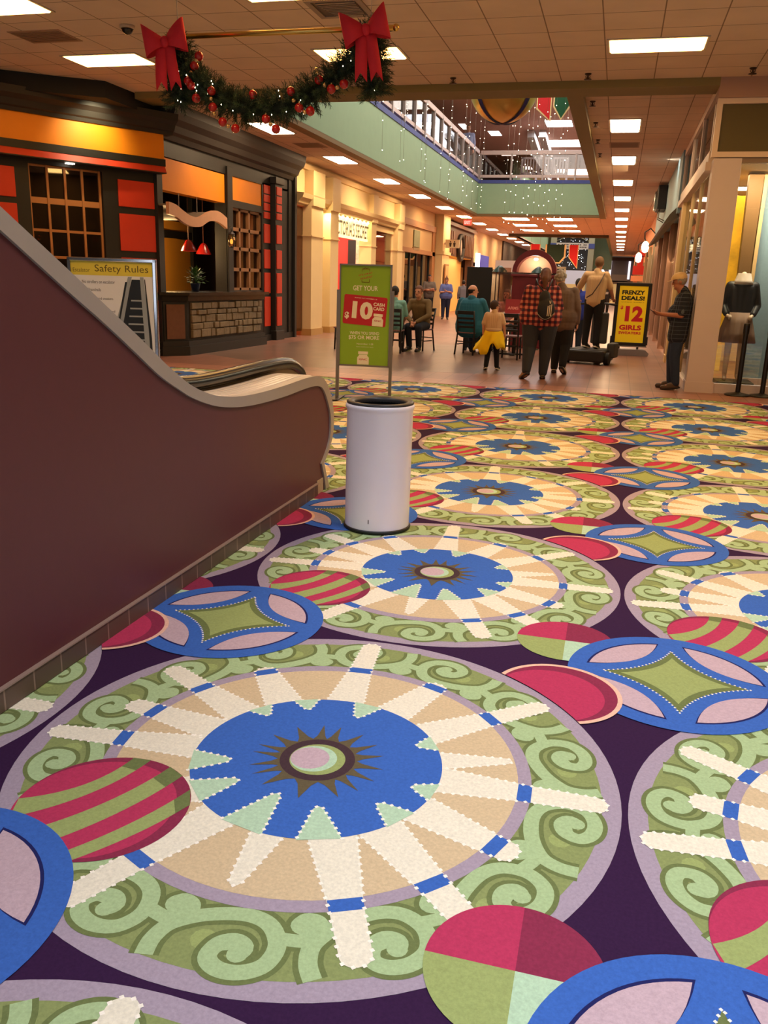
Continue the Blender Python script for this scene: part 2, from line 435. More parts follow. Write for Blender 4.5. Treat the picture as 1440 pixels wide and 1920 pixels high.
# quartered ball
hx, hy, hr = .682, -.655, .20
for a0, a1, c in ((90, 180, 'pink'), (0, 90, 'dpink'), (180, 270, 'lolive'), (270, 360, 'pmint')):
    poly(10, c, [(hx, hy)]+[(hx+hr*math.cos(rad(a0+(a1-a0)*k/16)), hy+hr*math.sin(rad(a0+(a1-a0)*k/16))) for k in range(17)])
# big blue oval with star
ox, oy = 1.105, .935
disc(14, 'blue', ox, oy, .40, 72)
def cdiam(R, pin, n=10):
    out = []
    for k in range(4):
        p, q = pol(90*k, R), pol(90*(k+1), R)
        mx_, my_ = (p[0]+q[0])/2, (p[1]+q[1])/2; L = math.hypot(mx_, my_); cx, cy = mx_*(1-pin/L*1), my_*(1-pin/L)
        for i in range(n):
            t = i/n; out.append((ox+(1-t)**2*p[0]+2*t*(1-t)*cx+t*t*q[0], oy+(1-t)**2*p[1]+2*t*(1-t)*cy+t*t*q[1]))
    return out
poly(15, 'dolive', cdiam(.262, .09)); poly(16, 'lolive', cdiam(.20, .06))
dm = cdiam(.268, .09); dots(17, dm+[dm[0]], .019, .005)
for k in range(4):
    a0, a1 = 90*k+8, 90*(k+1)-8
    for lay, c, R, ins, th in ((15, 'navy', .333, .10, 0), (16, 'lil', .324, .094, 1.6)):
        p = [pol(a0+th+(a1-a0-2*th)*i/14, R) for i in range(15)]
        A, B = p[0], p[-1]; mx_, my_ = (A[0]+B[0])/2, (A[1]+B[1])/2; L = math.hypot(mx_, my_); c_ = (mx_*(1-.135/L+(.006 if c == 'lil' else 0)), my_*(1-.135/L+(.006 if c == 'lil' else 0)))
        for i in range(1, 12):
            t = i/12; p.append(((1-t)**2*B[0]+2*t*(1-t)*c_[0]+t*t*A[0], (1-t)**2*B[1]+2*t*(1-t)*c_[1]+t*t*A[1]))
        poly(lay, c, [(ox+x, oy+y) for x, y in p])
# pink circle, tucked under its own medallion
def clipc(cx, cy, r, R):
    d = math.hypot(cx, cy); al = math.atan2(cy, cx); ca = (d*d+R*R-r*r)/(2*d*R); g = math.acos(ca)
    P1 = (R*math.cos(al+g), R*math.sin(al+g)); P2 = (R*math.cos(al-g), R*math.sin(al-g))
    s = math.atan2(P2[1]-cy, P2[0]-cx); e = math.atan2(P1[1]-cy, P1[0]-cx)
    while e < s: e += 2*PI
    out = [(cx+r*math.cos(s+(e-s)*k/32), cy+r*math.sin(s+(e-s)*k/32)) for k in range(33)]
    out += [(R*math.cos(al+g-2*g*k/10), R*math.sin(al+g-2*g*k/10)) for k in range(1, 10)]
    return out
poly(18, 'peach', clipc(.68, .69, .232, R_OUT)); poly(19, 'dpink', clipc(.68, .69, .215, R_OUT)); poly(20, 'pink', clipc(.655, .665, .195, R_OUT))
cb = MB(); EPS = 0.00022
cb.quad((-9.5, -1.5, .0004), (4.6, -1.5, .0004), (4.6, 12.13, .0004), (-9.5, 12.13, .0004), CP['purple'])
for i in range(-4, 3):
    for j in range(-1, 6):
        cx, cy = LAT[0]+i*LAT[2], LAT[1]+j*LAT[2]
        for lay, c, v, f in prims:
            if c == 'white' and (j > 4): continue
            z = .0008+lay*EPS
            cb.add([(cx+a, cy+b, z+d*EPS) for a, b, d in v], f, CP[c])
carpet = cb.build('floor_carpet', None, fixn=False); carpet['kind'] = 'structure'
carpet['label'] = 'patterned carpet of large medallions, striped balls and blue ovals'

# ================================================================== FLOOR, CEILING
FZ = 0.0065
tileM = brickmat('floor_tile', (146, 102, 86), (138, 96, 80), (100, 72, 62), .305, .305, .006, rough=.34, noise=.16, nscale=.9, shift=(0, .03))
tileP = brickmat('floor_tile_border', (172, 122, 106), (164, 114, 98), (120, 84, 72), .305, .305, .006, rough=.34, noise=.08, nscale=2)
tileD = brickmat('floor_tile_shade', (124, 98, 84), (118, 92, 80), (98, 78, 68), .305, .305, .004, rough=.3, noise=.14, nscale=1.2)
fb = MB(); fb.box(-10.5, 4.6, 12.75, 90, -.3, FZ, tileM); fb.box(-10.5, 4.6, 12.13, 12.75, -.3, FZ, tileP)
fb.prism([(-7.4, 14.6), (-5.2, 13.2), (-1.2, 14.0), (-1.2, 17.8), (-3.0, 20.0), (-6.9, 20.0)], FZ, FZ+.0006, 'Z', tileD)  # darker patch over the tiles; floor shade put into its colour
fb.box(-9.5, 4.6, -1.5, 12.13, -.3, 0, mat('floor_screed', (60, 50, 55)))
struct('floor', fb, None, 'pinkish terracotta tile floor of the concourse')
CZ = 4.15
cT = brickmat('ceiling_tile', (232, 208, 186), (229, 205, 183), (150, 126, 108), .61, .61, .007, rough=.9, noise=.05, nscale=2, shift=(.43+6.1, .40), spec=.1)
cB = MB()
cB.box(-12, 4.6, -6, 12.95, CZ, CZ+.05); cB.box(-12, -5.95, 12.95, 36.6, CZ, CZ+.05); cB.box(-.99, 4.6, 12.95, 36.6, CZ, CZ+.05)
cB.box(-12, 4.6, 36.6, 49.5, CZ, CZ+.05); cB.box(-12, -5.95, 49.5, 82, CZ, CZ+.05); cB.box(-.95, 4.6, 49.5, 82, CZ, CZ+.05)
struct('ceiling', cB, cT, 'tan suspended ceiling of square tiles')
olv = mat('olive_paint', (134, 118, 72), .7, noise=.04, nscale=4)
bm_ = MB(); bm_.box(-7.62, 1.03, 12.95, 13.5, 4.05, 4.20); struct('ceiling_beam', bm_, olv, 'olive beam across the concourse ceiling')
bm_ = MB(); bm_.box(-.99, -.76, 13.5, 36.6, 4.05, 4.20); struct('ceiling_beam', bm_, olv, 'olive beam along the right edge of the opening')
grn = mat('green_paint', (158, 186, 150), .75, noise=.04, nscale=3); blu = mat('blue_trim', (70, 82, 150), .6); brn = mat('soffit_trim', (136, 108, 66), .7)
for nm, b in (('wall_left_fascia', (-6.15, -5.95, 13.5, 36.6)), ('wall_far_fascia', (-6.15, -.8, 36.6, 36.8))):
    q = MB(); x0, x1, y0, y1 = b
    q.box(x0, x1, y0, y1, 4.19, 5.37, grn)
    q.box(x0, x1+.02, y0-.02, y1, 5.37, 5.5, blu); q.box(x0, x1+.015, y0-.015, y1, 4.10, 4.19, brn)
    struct(nm, q, None, 'green painted fascia with a blue top band')
q = MB(); q.box(-.80, -.76, 13.5, 36.6, 4.2, 5.5, grn); struct('wall_right_fascia', q, None)
q = MB(); q.box(-7.6, -.76, 13.3, 13.5, 4.2, 5.5, grn); struct('wall_near_fascia', q, None)
# far opening
q = MB(); q.box(-6.2, -6.0, 49.5, 78, 4.15, 8.0, grn); struct('wall_left_opening', q, None)
q = MB(); q.box(-.98, -.80, 49.5, 78, 4.12, 8.0, mat('green_paint_deep', (136, 150, 110), .8)); struct('wall_right_opening', q, None)
q = MB(); q.box(-6.2, -.8, 49.5, 49.8, 4.0, 4.16, mat('dark_olive_paint', (74, 58, 30), .7)); struct('ceiling_beam', q, None, 'dark beam at the second ceiling opening')
q = MB(); q.box(-6.3, -.8, 78, 78.3, 2.9, 8.0, grn); struct('wall_far_opening', q, None)
# upper floor slabs, ceiling and walls
upM = mat('upper_ceiling_tile', (214, 170, 150), .9, noise=.05, nscale=3)
q = MB(); q.box(-12, 4.6, 13.5, 80, 8.0, 8.1); struct('ceiling_upper', q, upM)
slab = mat('upper_floor', (120, 90, 74), .6)
q = MB(); q.box(-12, -6.15, 13.5, 36.8, 5.3, 5.5); q.box(-12, 4.6, 36.8, 49.5, 5.3, 5.5); q.box(-.76, 4.6, 13.5, 36.8, 5.3, 5.5); struct('floor_upper', q, slab)
q = MB(); q.box(-12, -11.9, 13.5, 80, 5.5, 8.0); struct('wall_left_upper', q, mat('upper_wall', (150, 118, 92), .8))
q = MB(); q.box(2.4, 2.5, 13.5, 80, 5.5, 8.0); struct('wall_right_upper', q, mat('upper_wall', (150, 118, 92), .8))
q = MB(); q.box(-12, 4.6, 66, 66.2, 5.5, 8.0); struct('wall_far_upper', q, mat('upper_wall_dark', (120, 86, 66), .8))
# base end of the mall and outer shells
wallM = mat('end_wall', (96, 74, 60), .8)
q = MB(); q.box(-12, 4.6, 88, 88.2, 0, 4.15); struct('wall_far', q, wallM)
q = MB(); q.box(-12.2, -12, -6, 88, 0, 4.15); struct('wall_left', q, mat('outer_wall', (120, 96, 78), .8))
q = MB(); q.box(4.6, 4.8, -6, 88, 0, 4.15); struct('wall_right', q, mat('outer_wall', (120, 96, 78), .8))

# ================================================================== CEILING LIGHTS
ltFrame = mat('light_frame', (190, 176, 160), .5)
def lightm(name, c, s): return mat(name, c, .5, emit=s, ecol=c)
LW = lightm('fluorescent_warm', (255, 216, 168), 34.0); LN = lightm('fluorescent_near', (255, 190, 104), 17.0); LF = lightm('fluorescent_far', (255, 210, 158), 36.0)
def make_light(sx, sy, dm, label, loc, group):
    t = thing('ceiling_light', label, 'ceiling light', loc, 0, group)
    q = MB()
    for a in ((-sx/2, -sx/2+.03, -sy/2, sy/2), (sx/2-.03, sx/2, -sy/2, sy/2), (-sx/2, sx/2, -sy/2, -sy/2+.03), (-sx/2, sx/2, sy/2-.03, sy/2)):
        q.box(a[0], a[1], a[2], a[3], -.012, .0)
    q.build('frame', ltFrame, t)
    q = MB(); q.prism([(-sx/2+.03, 0), (sx/2-.03, 0), (sx/2-.05, -.02), (-sx/2+.05, -.02)], -sy/2+.03, sy/2-.03, 'Y'); q.build('diffuser', dm, t)
    return t
near_grp = 'wide ceiling lights in front of the beam'
pl_ = make_light(1.12, .59, LN, 'wide bright ceiling light at the upper right, in front of the olive beam', (.15, 11.23, CZ), near_grp)
for x, y, lb in ((-3.40, 11.18, 'wide bright ceiling light behind the right bow of the garland'), (-6.85, 11.04, 'wide bright ceiling light above the left store, left of the garland'),
                 (-3.40, 8.74, 'wide bright ceiling light cut off by the top of the picture'), (-6.80, 8.74, 'wide bright ceiling light in the top left corner')):
    dup(pl_, (x, y, CZ), 0, lb, near_grp)
ordn = ['first', 'second', 'third', 'fourth', 'fifth', 'sixth', 'seventh', 'eighth', 'ninth', 'tenth', 'eleventh', 'twelfth', 'thirteenth', 'fourteenth', 'fifteenth', 'sixteenth']
pr_ = None
for k in range(13):
    lb = 'ceiling light of the row right of the opening, %s from the beam' % ordn[k]
    loc = (-.17, 16.42+4.27*k, CZ)
    if pr_ is None: pr_ = make_light(.55, 1.24, LW, lb, loc, 'row of ceiling lights right of the opening')
    else: dup(pr_, loc, 0, lb)
pr_ = None
for k in range(12):
    lb = 'ceiling light of the row over the left shops, %s from the beam' % ordn[k]
    loc = (-6.66, 16.2+4.27*k, CZ)
    if pr_ is None: pr_ = make_light(.55, 1.24, LW, lb, loc, 'row of ceiling lights over the left shops')
    else: dup(pr_, loc, 0, lb)
pr_ = None
for row, xx in (('left', -4.55), ('right', -2.7)):
    for k in range(3):
        lb = 'ceiling light between the two openings, %s of the %s hand row' % (ordn[k], row)
        loc = (xx, 38.4+3.9*k, CZ)
        if pr_ is None: pr_ = make_light(1.1, 1.24, LF, lb, loc, 'ceiling lights between the two openings')
        else: dup(pr_, loc, 0, lb)
pr_ = None
for k, (x, y, wn) in enumerate(((-3.1, 39.0, 'broad upper floor light beneath the banners'), (-3.1, 44.2, 'broad upper floor light under the first, above the white bench'), (-6.1, 41.2, 'upper floor ceiling light just right of the man at the railing'),
                                (-6.3, 47.5, 'small upper floor light low behind the far railing'), (-6.0, 53.0, 'farthest upper floor light, seen through the glass railing'), (-8.0, 34.5, 'upper floor light left of the gold ornament'),
                                (-7.2, 39.4, 'slim upper floor light under the gold ornament'), (-3.3, 55.0, 'widest upper floor light, low behind the far railing'))):
    if pr_ is None: pr_ = make_light(1.15, 1.5, lightm('fluorescent_upper', (255, 240, 232), 9.0), wn, (x, y, 8.0), 'upper floor ceiling lights')
    else:
        o_ = dup(pr_, (x, y, 8.0), 0, wn)
        o_.scale = ((1, 1, 1), (1.7, 1.4, 1), (.45, .8, 1), (.7, .8, 1), (.8, .9, 1), (.25, .9, 1), (.25, .9, 1), (2.2, 2.0, 1))[k]
area('skylight_daylight', (-2.6, 42, 7.9), (3.2, 12), (.85, .9, 1.0), 500)
area('skylight_daylight', (-3.2, 25, 7.9), (3.6, 20), (1.0, .92, .82), 820)

# ================================================================== CEILING FITTINGS
ventM = mat('vent_metal', (150, 130, 112), .5); ventD = mat('vent_dark', (110, 90, 74), .7)
t = thing('ceiling_vent', 'square metal ceiling vent with diagonal louvres at the top edge', 'ceiling vent', (-3.09, 9.38, CZ))
q = MB()
for a in ((-.3, -.24, -.3, .3), (.24, .3, -.3, .3), (-.24, .24, -.3, -.24), (-.24, .24, .24, .3)): q.box(a[0], a[1], a[2], a[3], -.015, 0)
q.build('frame', ventM, t)
q = MB(); q.box(-.24, .24, -.24, .24, -.002, 0); q.build('backing', ventD, t)
q = MB()
for k in range(9):
    y = -.2+k*.05; q.box(-.2+k*.012, .22, y, y+.02, -.02, -.004)
q.build('louvre', ventM, t)
def flatvent(label, loc, sx, sy):
    t = thing('air_grille', label, 'air grille', loc)
    q = MB(); q.box(-sx/2, sx/2, -sy/2, sy/2, -.008, 0); q.build('frame', mat('grille_brown', (170, 136, 112), .7), t)
    q = MB()
    for k in range(8): q.box(-sx/2+.03, sx/2-.03, -sy/2+.04+k*(sy-.08)/8, -sy/2+.04+(k+.5)*(sy-.08)/8, -.014, -.008)
    q.build('slat', mat('grille_slat', (150, 118, 96), .7), t)
flatvent('brown air grille in the ceiling right of the opening', (-.17, 18.57, CZ), .57, .62)
flatvent('brown air grille in the ceiling above the dark left store', (-6.64, 18.3, CZ), .58, .62)
flatvent('brown air grille at the left edge of the near ceiling', (-7.0, 9.9, CZ), .7, .5)
t = thing('security_camera', 'small dark dome camera on the ceiling left of the garland', 'camera', (-5.73, 9.64, CZ))
q = MB(); q.lathe([(0, 0), (.085, 0), (.085, -.03), (.07, -.035)], m=mat('cream_plastic', (190, 170, 150), .5)); q.build('housing', None, t)
q = MB(); q.ell((0, 0, -.035), (.065, .065, .06), keep=lambda c: c.z < .1); q.build('dome', mat('dark_dome', (25, 22, 20), .1), t)
brass = mat('sprinkler_bronze', (70, 52, 40), .4, .6)
sp0 = None
for x, y, lb in ((-2.49, 12.6, 'ceiling sprinkler in front of the beam, leftmost of three'), (-.67, 12.57, 'ceiling sprinkler in front of the beam, middle of three'), (1.36, 12.5, 'ceiling sprinkler in front of the beam, rightmost of three'),
                 (-.66, 14.34, 'first ceiling sprinkler behind the beam, right of the opening'), (-.66, 16.12, 'second ceiling sprinkler behind the beam, right of the opening'), (-.66, 17.91, 'third ceiling sprinkler behind the beam, right of the opening'), (-.66, 19.7, 'fourth ceiling sprinkler behind the beam, right of the opening')):
    if sp0 is None:
        sp0 = thing('sprinkler', lb, 'sprinkler', (x, y, CZ), 0, 'ceiling sprinklers')
        q = MB(); q.lathe([(0, 0), (.045, 0), (.04, -.012), (.012, -.016), (.012, -.06)], n=12); q.build('escutcheon', brass, sp0)
        q = MB(); q.lathe([(.0, -.06), (.05, -.066), (.05, -.072), (0, -.075)], n=12); q.tube([(.02, 0, -.016), (.03, 0, -.04), (.0, 0, -.062)], .005); q.tube([(-.02, 0, -.016), (-.03, 0, -.04), (.0, 0, -.062)], .005); q.build('deflector', brass, sp0)
    else: dup(sp0, (x, y, CZ), 0, lb)

# ================================================================== ESCALATOR
maroon = mat('escalator_maroon', (92, 46, 50), .42, noise=.05, nscale=14, spec=.4)
trimM = mat('escalator_trim', (178, 170, 160), .42, .35, noise=.04, nscale=6)
deckM = mat('deck_aluminium', (222, 214, 208), .3, .55); rubM = mat('handrail_rubber', (22, 19, 18), .22); bronM = mat('balustrade_bronze', (150, 132, 102), .3, .6)
tb = brickmat('baseboard_tile', (92, 72, 62), (88, 70, 60), (140, 116, 104), .153, 2.0, .004, rough=.5, axes='YZ', noise=.06)
esc = thing('escalator', 'escalator with maroon side panel, grey metal edge and black handrail', 'escalator', (0, 0, 0))
XE = -1.855
OUT = [(-.6, 3.27), (1.6, 2.02), (2.34, 1.605), (2.67, 1.42), (2.89, 1.293), (3.1, 1.173), (3.27, 1.07), (3.4, .998), (3.55, .928), (3.76, .866), (4.0, .831), (4.28, .816), (4.67, .815), (5.03, .822), (5.25, .814), (5.40, .775), (5.52, .679), (5.60, .538), (5.60, .388), (5.51, .270), (5.41, .206), (5.48, .085), (5.535, FZ)]
INN = [(-.62, 3.21), (1.57, 1.965), (2.31, 1.548), (2.63, 1.365), (2.86, 1.237), (3.07, 1.112), (3.24, 1.01), (3.40, .935), (3.54, .877), (3.76, .814), (4.0, .776), (4.28, .756), (4.67, .750), (5.03, .757), (5.25, .750), (5.37, .716), (5.47, .62), (5.54, .50), (5.53, .355), (5.45, .268), (5.36, .208), (5.41, .119), (5.455, FZ)]
def sm(P, n=4): return spl(P[:21], n)+P[21:]
OUT2, INN2 = sm(OUT), sm(INN)
q = MB(); q.prism([(-.62, FZ)]+INN2, XE-.05, XE, 'X'); q.build('side_panel', maroon, esc)
q = MB(); n = len(OUT2)
vv = []
for (a, b), (c, d) in zip(OUT2, INN2): vv += [(XE+.012, a, b), (XE+.012, c, d), (XE-.05, a, b), (XE-.05, c, d)]
ff = []
for i in range(n-1):
    k = 4*i; ff += [(k, k+1, k+5, k+4), (k+2, k, k+4, k+6), (k+1, k+3, k+7, k+5), (k+3, k+2, k+6, k+7)]
ff += [(0, 2, 3, 1), (4*n-4, 4*n-3, 4*n-1, 4*n-2)]
q.add(vv, ff, None, False); q.build('edge_trim', trimM, esc)
top = [p for p in OUT2 if True][:4*15+1]
q = MB()
for k in range(6):
    x0 = XE-.05-.035*k
    vv = []; 
    for a, b in top: vv += [(x0, a, b-.004), (x0-.005, a, b+.004), (x0-.029, a, b+.004), (x0-.034, a, b-.005)]
    ff = []
    for i in range(len(top)-1):
        for j in range(3): ff.append((4*i+j, 4*i+j+1, 4*i+j+5, 4*i+j+4))
    q.add(vv, ff)
q.build('ribbed_deck', deckM, esc)
q = MB(); q.prism([(-.62, FZ)]+[p for p in OUT2], XE-.25, XE-.06, 'X'); q.build('deck_casing', mat('casing_dark', (60, 50, 48), .6), esc)
HR = [(-.6, 3.42), (1.6, 2.19), (2.7, 1.545), (3.1, 1.29), (3.4, 1.10), (3.6, 1.01), (3.8, .955), (4.05, .925), (4.4, .915), (4.96, .920), (5.38, .918), (5.60, .895), (5.76, .83), (5.83, .73), (5.80, .60), (5.70, .5), (5.5, .45)]
for k, (xx, cut) in enumerate(((XE-.31, 0.0), (XE-1.33, .66))):
    P = spl([(xx, a-cut, b-(0.055 if k == 0 else .07)) for a, b in HR], 5)
    q = MB(); q.tube(P, .045, n=10, upd=(1, 0, 0)); q.build('handrail', rubM, esc)
    q = MB()
    P2 = [(a, b-.02) for _, a, b in P]
    q.prism([(-.6-cut, FZ)]+P2[:-20]+[(5.66-cut, .6), (5.5-cut, FZ)], xx-.02, xx+.02, 'X'); q.build('balustrade', bronM, esc)
q = MB()
for k in range(12):
    y1 = 4.4-.4*k; q.box(XE-1.31, XE-.39, y1-.4, y1, .02, .06+.2*k if k else .05)
q.build('steps', mat('step_metal', (70, 68, 66), .4, .7), esc)
q = MB(); q.box(XE-1.31, XE-.39, 4.4, 5.9, .002, .04); q.build('landing_plate', mat('landing_metal', (120, 116, 110), .35, .7), esc)
q = MB(); q.box(XE, XE+.014, -.6, 5.28, .005, .083); q.build('baseboard', tb, esc)
q = MB(); q.box(XE, XE+.02, -.6, 5.28, .083, .088); q.build('baseboard_cap', mat('baseboard_cap', (150, 128, 118), .5), esc)
q = MB(); q.box(XE-.04, XE+.006, 5.29, 5.41, .005, .10); q.build('cover_plate', mat('cover_tan', (178, 160, 132), .5, noise=.2, nscale=40), esc)

# ================================================================== TRASH CAN
t = thing('trash_can', 'tall white cylindrical trash can with black rim on the carpet', 'trash can', (-1.268, 4.715, .0065))
canM = mat('can_white', (242, 234, 242), .28, noise=.02, nscale=5, coat=.2)
q = MB(); q.lathe([(.192, .012), (.192, .70), (.196, .712), (.200, .722), (.199, .735), (.190, .742)], n=64); q.build('body', canM, t)
q = MB(); q.lathe([(.0, 0), (.200, 0), (.202, .012), (.197, .018), (.192, .018)], n=64); q.build('base_ring', mat('can_black', (16, 15, 16), .5), t)
q = MB(); q.lathe([(.193, .735), (.196, .748), (.186, .757), (.166, .754), (.152, .748), (.150, .735), (.155, .70)], n=64); q.build('rim', mat('can_rim', (52, 48, 48), .38), t)
q = MB(); q.lathe([(.152, .742), (.143, .45), (0, .44)], n=48); q.build('dark_inside', mat('can_inside_dark', (8, 8, 9), .9, spec=.1), t)  # black inner surface; shade inside the can put into its colour
q = MB(); q.box(-.003, .003, -.1935, -.1915, .06, .085); q.xf = None; q.build('scuff_mark', mat('scuff', (120, 108, 112), .8), t)

# ================================================================== GREEN STAND SIGN
alu = mat('stand_aluminium', (140, 132, 124), .38, .6)
t = thing('sign_stand', 'green cash card poster in a grey metal floor stand behind the trash can', 'sign', (-3.24, 9.96, FZ), rad(7))
W_ = .655
for x in (0, W_):
    q = MB(); q.box(x-.018, x+.018, -.012, .03, .012, 1.30); q.build('post', alu, t)
for x in (0.0, W_):
    q = MB(); q.box(x-.06, x+.06, -.26, .2, 0, .014, bev=.004); q.build('base_plate', mat('stand_base', (62, 56, 50), .45, .5), t)
q = MB()
for a in ((.012, .03, .40, 1.60), (W_-.03, W_-.012, .40, 1.60), (.012, W_-.012, .40, .42), (.012, W_-.012, 1.582, 1.60)): q.box(a[0], a[1], -.02, .02, a[2], a[3])
q.build('frame', alu, t)
gp = mat('poster_green', (146, 192, 50), .6); wh = mat('print_white', (252, 248, 232), .6); rd = mat('print_red', (196, 28, 44), .5); dr = mat('print_dark_red', (132, 66, 30), .6)
pos = MB(); pos.box(.028, W_-.028, -.008, .008, .418, 1.584); pos = pos.build('poster', gp, t)
q = MB(); cx = W_/2
text(q, 'GET YOUR', cx+.0, 1.325, .30, .058, -.0086, wh, .016)
text(q, 'WHEN YOU SPEND', cx, .800, .36, .036, -.0086, wh, .012); text(q, "$75 OR MORE", cx-.005, .745, .375, .052, -.0086, wh, .014)
text(q, 'November 1-28', cx+.01, .672, .20, .020, -.0086, wh); text(q, 'Some exclusions apply', cx+.01, .636, .21, .013, -.0086, wh)
def bottle(q, bx_, bz, s, m, y):
    q.prism([(bx_-.072*s, bz), (bx_+.072*s, bz), (bx_+.072*s, bz+.085*s), (bx_+.05*s, bz+.11*s), (bx_+.05*s, bz+.12*s), (bx_-.05*s, bz+.12*s), (bx_-.05*s, bz+.11*s), (bx_-.072*s, bz+.085*s)], y-.0004, y, 'Y', m)
    q.box(bx_-.06*s, bx_+.06*s, y-.0006, y, bz+.124*s, bz+.158*s, m)
q.build('lettering', None, pos)
q = MB(); bottle(q, cx-.01, .424, 1.0, wh, -.0086); text(q, 'GNC', cx-.01, .487, .10, .022, -.0096, rd, .02); q.build('bottle_picture', None, pos)
q = MB()
text(q, "IT'S OKAY", cx+.0, 1.488, .17, .020, -.0086, rd, .015, rad(14)); text(q, 'HOLIDAY', cx+.01, 1.447, .15, .022, -.0086, rd, .015, rad(14))
for a, b in (((cx-.045, 1.515), (cx-.045, 1.545)), ((cx-.045, 1.545), (cx+.045, 1.545)), ((cx+.045, 1.545), (cx+.045, 1.52)), ((cx-.045, 1.395), (cx+.045, 1.395)), ((cx-.045, 1.395), (cx-.045, 1.42)), ((cx+.045, 1.395), (cx+.045, 1.43)), ((cx-.03, 1.548), (cx-.005, 1.562)), ((cx-.005, 1.562), (cx+.005, 1.55)), ((cx+.005, 1.55), (cx+.03, 1.562))):
    q.tube([(a[0], -.0088, a[1]), (b[0], -.0088, b[1])], .0028, n=5)
q.build('holiday_logo', dr, pos)
# tilted red card
card = MB(); rot = Matrix.Translation((cx, 0, 1.065)) @ Matrix.Rotation(rad(3.6), 4, 'Y')
card.xf = rot
hw, hh, rr = .262, .172, .022
pts = []
for sx, sz, a0 in ((1, 1, 0), (-1, 1, 90), (-1, -1, 180), (1, -1, 270)):
    for k in range(6): pts.append((sx*(hw-rr)+rr*math.cos(rad(a0+18*k)), sz*(hh-rr)+rr*math.sin(rad(a0+18*k))))
card.prism(pts, -.0105, -.0084, 'Y'); card.build('cash_card', rd, pos)
q = MB(); q.xf = rot
text(q, '10', -.03, .0, .25, .205, -.0112, wh, .05); text(q, '$', -.215, -.075, .055, .085, -.0112, wh, .04)
text(q, 'CASH', .165, .085, .135, .040, -.0112, wh, .035); text(q, 'CARD', .165, .035, .135, .040, -.0112, wh, .035)
text(q, 'IN-STORE ONLY | NOVEMBER 1-28', .0, .140, .27, .013, -.0112, wh, .01)
o = q.build('lettering', None, pos)
q = MB(); q.xf = rot; bottle(q, .165, -.168, .92, wh, -.0112); text(q, 'GNC', .165, -.105, .085, .020, -.0128, rd, .02); q.build('bottle_picture', None, pos)

# ================================================================== ESCALATOR SAFETY SIGN
chrome = mat('chrome', (200, 200, 205), .12, 1.0)
t = thing('poster_stand', 'escalator safety rules poster in a chrome frame behind the escalator', 'sign', (-5.17, 7.42, .005), rad(14))
W_ = .86
q = MB()
for a in ((0, .035, .30, 1.55), (W_-.035, W_, .30, 1.55), (0, W_, .30, .335), (0, W_, 1.515, 1.55)): q.box(a[0], a[1], -.025, .025, a[2], a[3], bev=.006)
q.build('frame', chrome, t)
q = MB(); q.box(W_/2-.03, W_/2+.03, -.02, .02, .02, .31); q.build('post', chrome, t)
q = MB(); q.lathe([(0, 0), (.23, 0), (.23, .012), (.04, .03), (0, .03)], (W_/2, 0, 0)); q.build('base', chrome, t)
q = MB(); q.box(.03, W_-.03, -.012, .012, .33, 1.52); ps = q.build('poster', mat('poster_white', (226, 228, 236), .5), t)
q = MB(); ylw = mat('poster_yellow', (222, 204, 66), .5); ink = mat('poster_ink', (60, 56, 62), .6)
q.box(.035, W_-.035, -.0126, -.0121, 1.385, 1.515, ylw); q.build('header_band', None, ps); q = MB()
brnk = mat('poster_brown_ink', (98, 84, 22), .6)
text(q, 'Escalator', .135, 1.433, .165, .036, -.0132, brnk); q.build('lettering', None, ps); q = MB(); text(q, 'Safety Rules', .525, 1.443, .52, .085, -.0132, brnk); q.build('lettering', None, ps)
for zz, tx, num in ((1.325, 'No strollers on escalator', '1'), (1.25, 'Hold handrails', '2'), (1.165, 'Keep shoes and sneakers', '3'), (1.125, 'away from sides', ''), (1.045, 'Keep children supervised', '4'), (.965, 'Face forward at all times', '5')):
    q = MB(); wv = .0128*len(tx); text(q, tx, .135+wv/2, zz, wv, .030, -.0128, ink); q.build('lettering', None, ps); q = MB()
    if num:
        q.prism([(.085+.022*math.cos(2*PI*k/14), zz+.022*math.sin(2*PI*k/14)) for k in range(14)], -.0128, -.0122, 'Y', mat('poster_dot', (150, 36, 70), .6))
        text(q, num, .085, zz, None, .022, -.0133, wh); q.build('number_dot', None, ps)
q = MB(); stl = mat('picture_steel', (150, 158, 166), .5); blk = mat('picture_black', (16, 20, 24), .5)
q.prism([(.62, 1.355), (.70, 1.355), (.80, .34), (.40, .34), (.49, .9)], -.0128, -.0122, 'Y', blk)
q.prism([(.585, 1.38), (.622, 1.38), (.50, .86), (.46, .34), (.30, .34), (.42, .86)], -.0132, -.0126, 'Y', stl)
q.prism([(.70, 1.38), (.735, 1.38), (.775, .9), (.815, .34), (.74, .34)], -.0132, -.0126, 'Y', stl)
q.prism([(.555, 1.33), (.575, 1.33), (.47, .88), (.36, .86), (.42, .92), (.48, 1.0)], -.0136, -.0130, 'Y', blk)
q.prism([(.742, 1.36), (.750, 1.36), (.795, .8), (.80, .34), (.78, .34), (.77, .8)], -.0136, -.0130, 'Y', blk)
for k in range(9): q.box(.605-.012*k, .715+.006*k, -.0136, -.0130, 1.15-.075*k, 1.165-.075*k, stl)
q.build('escalator_picture', None, ps)

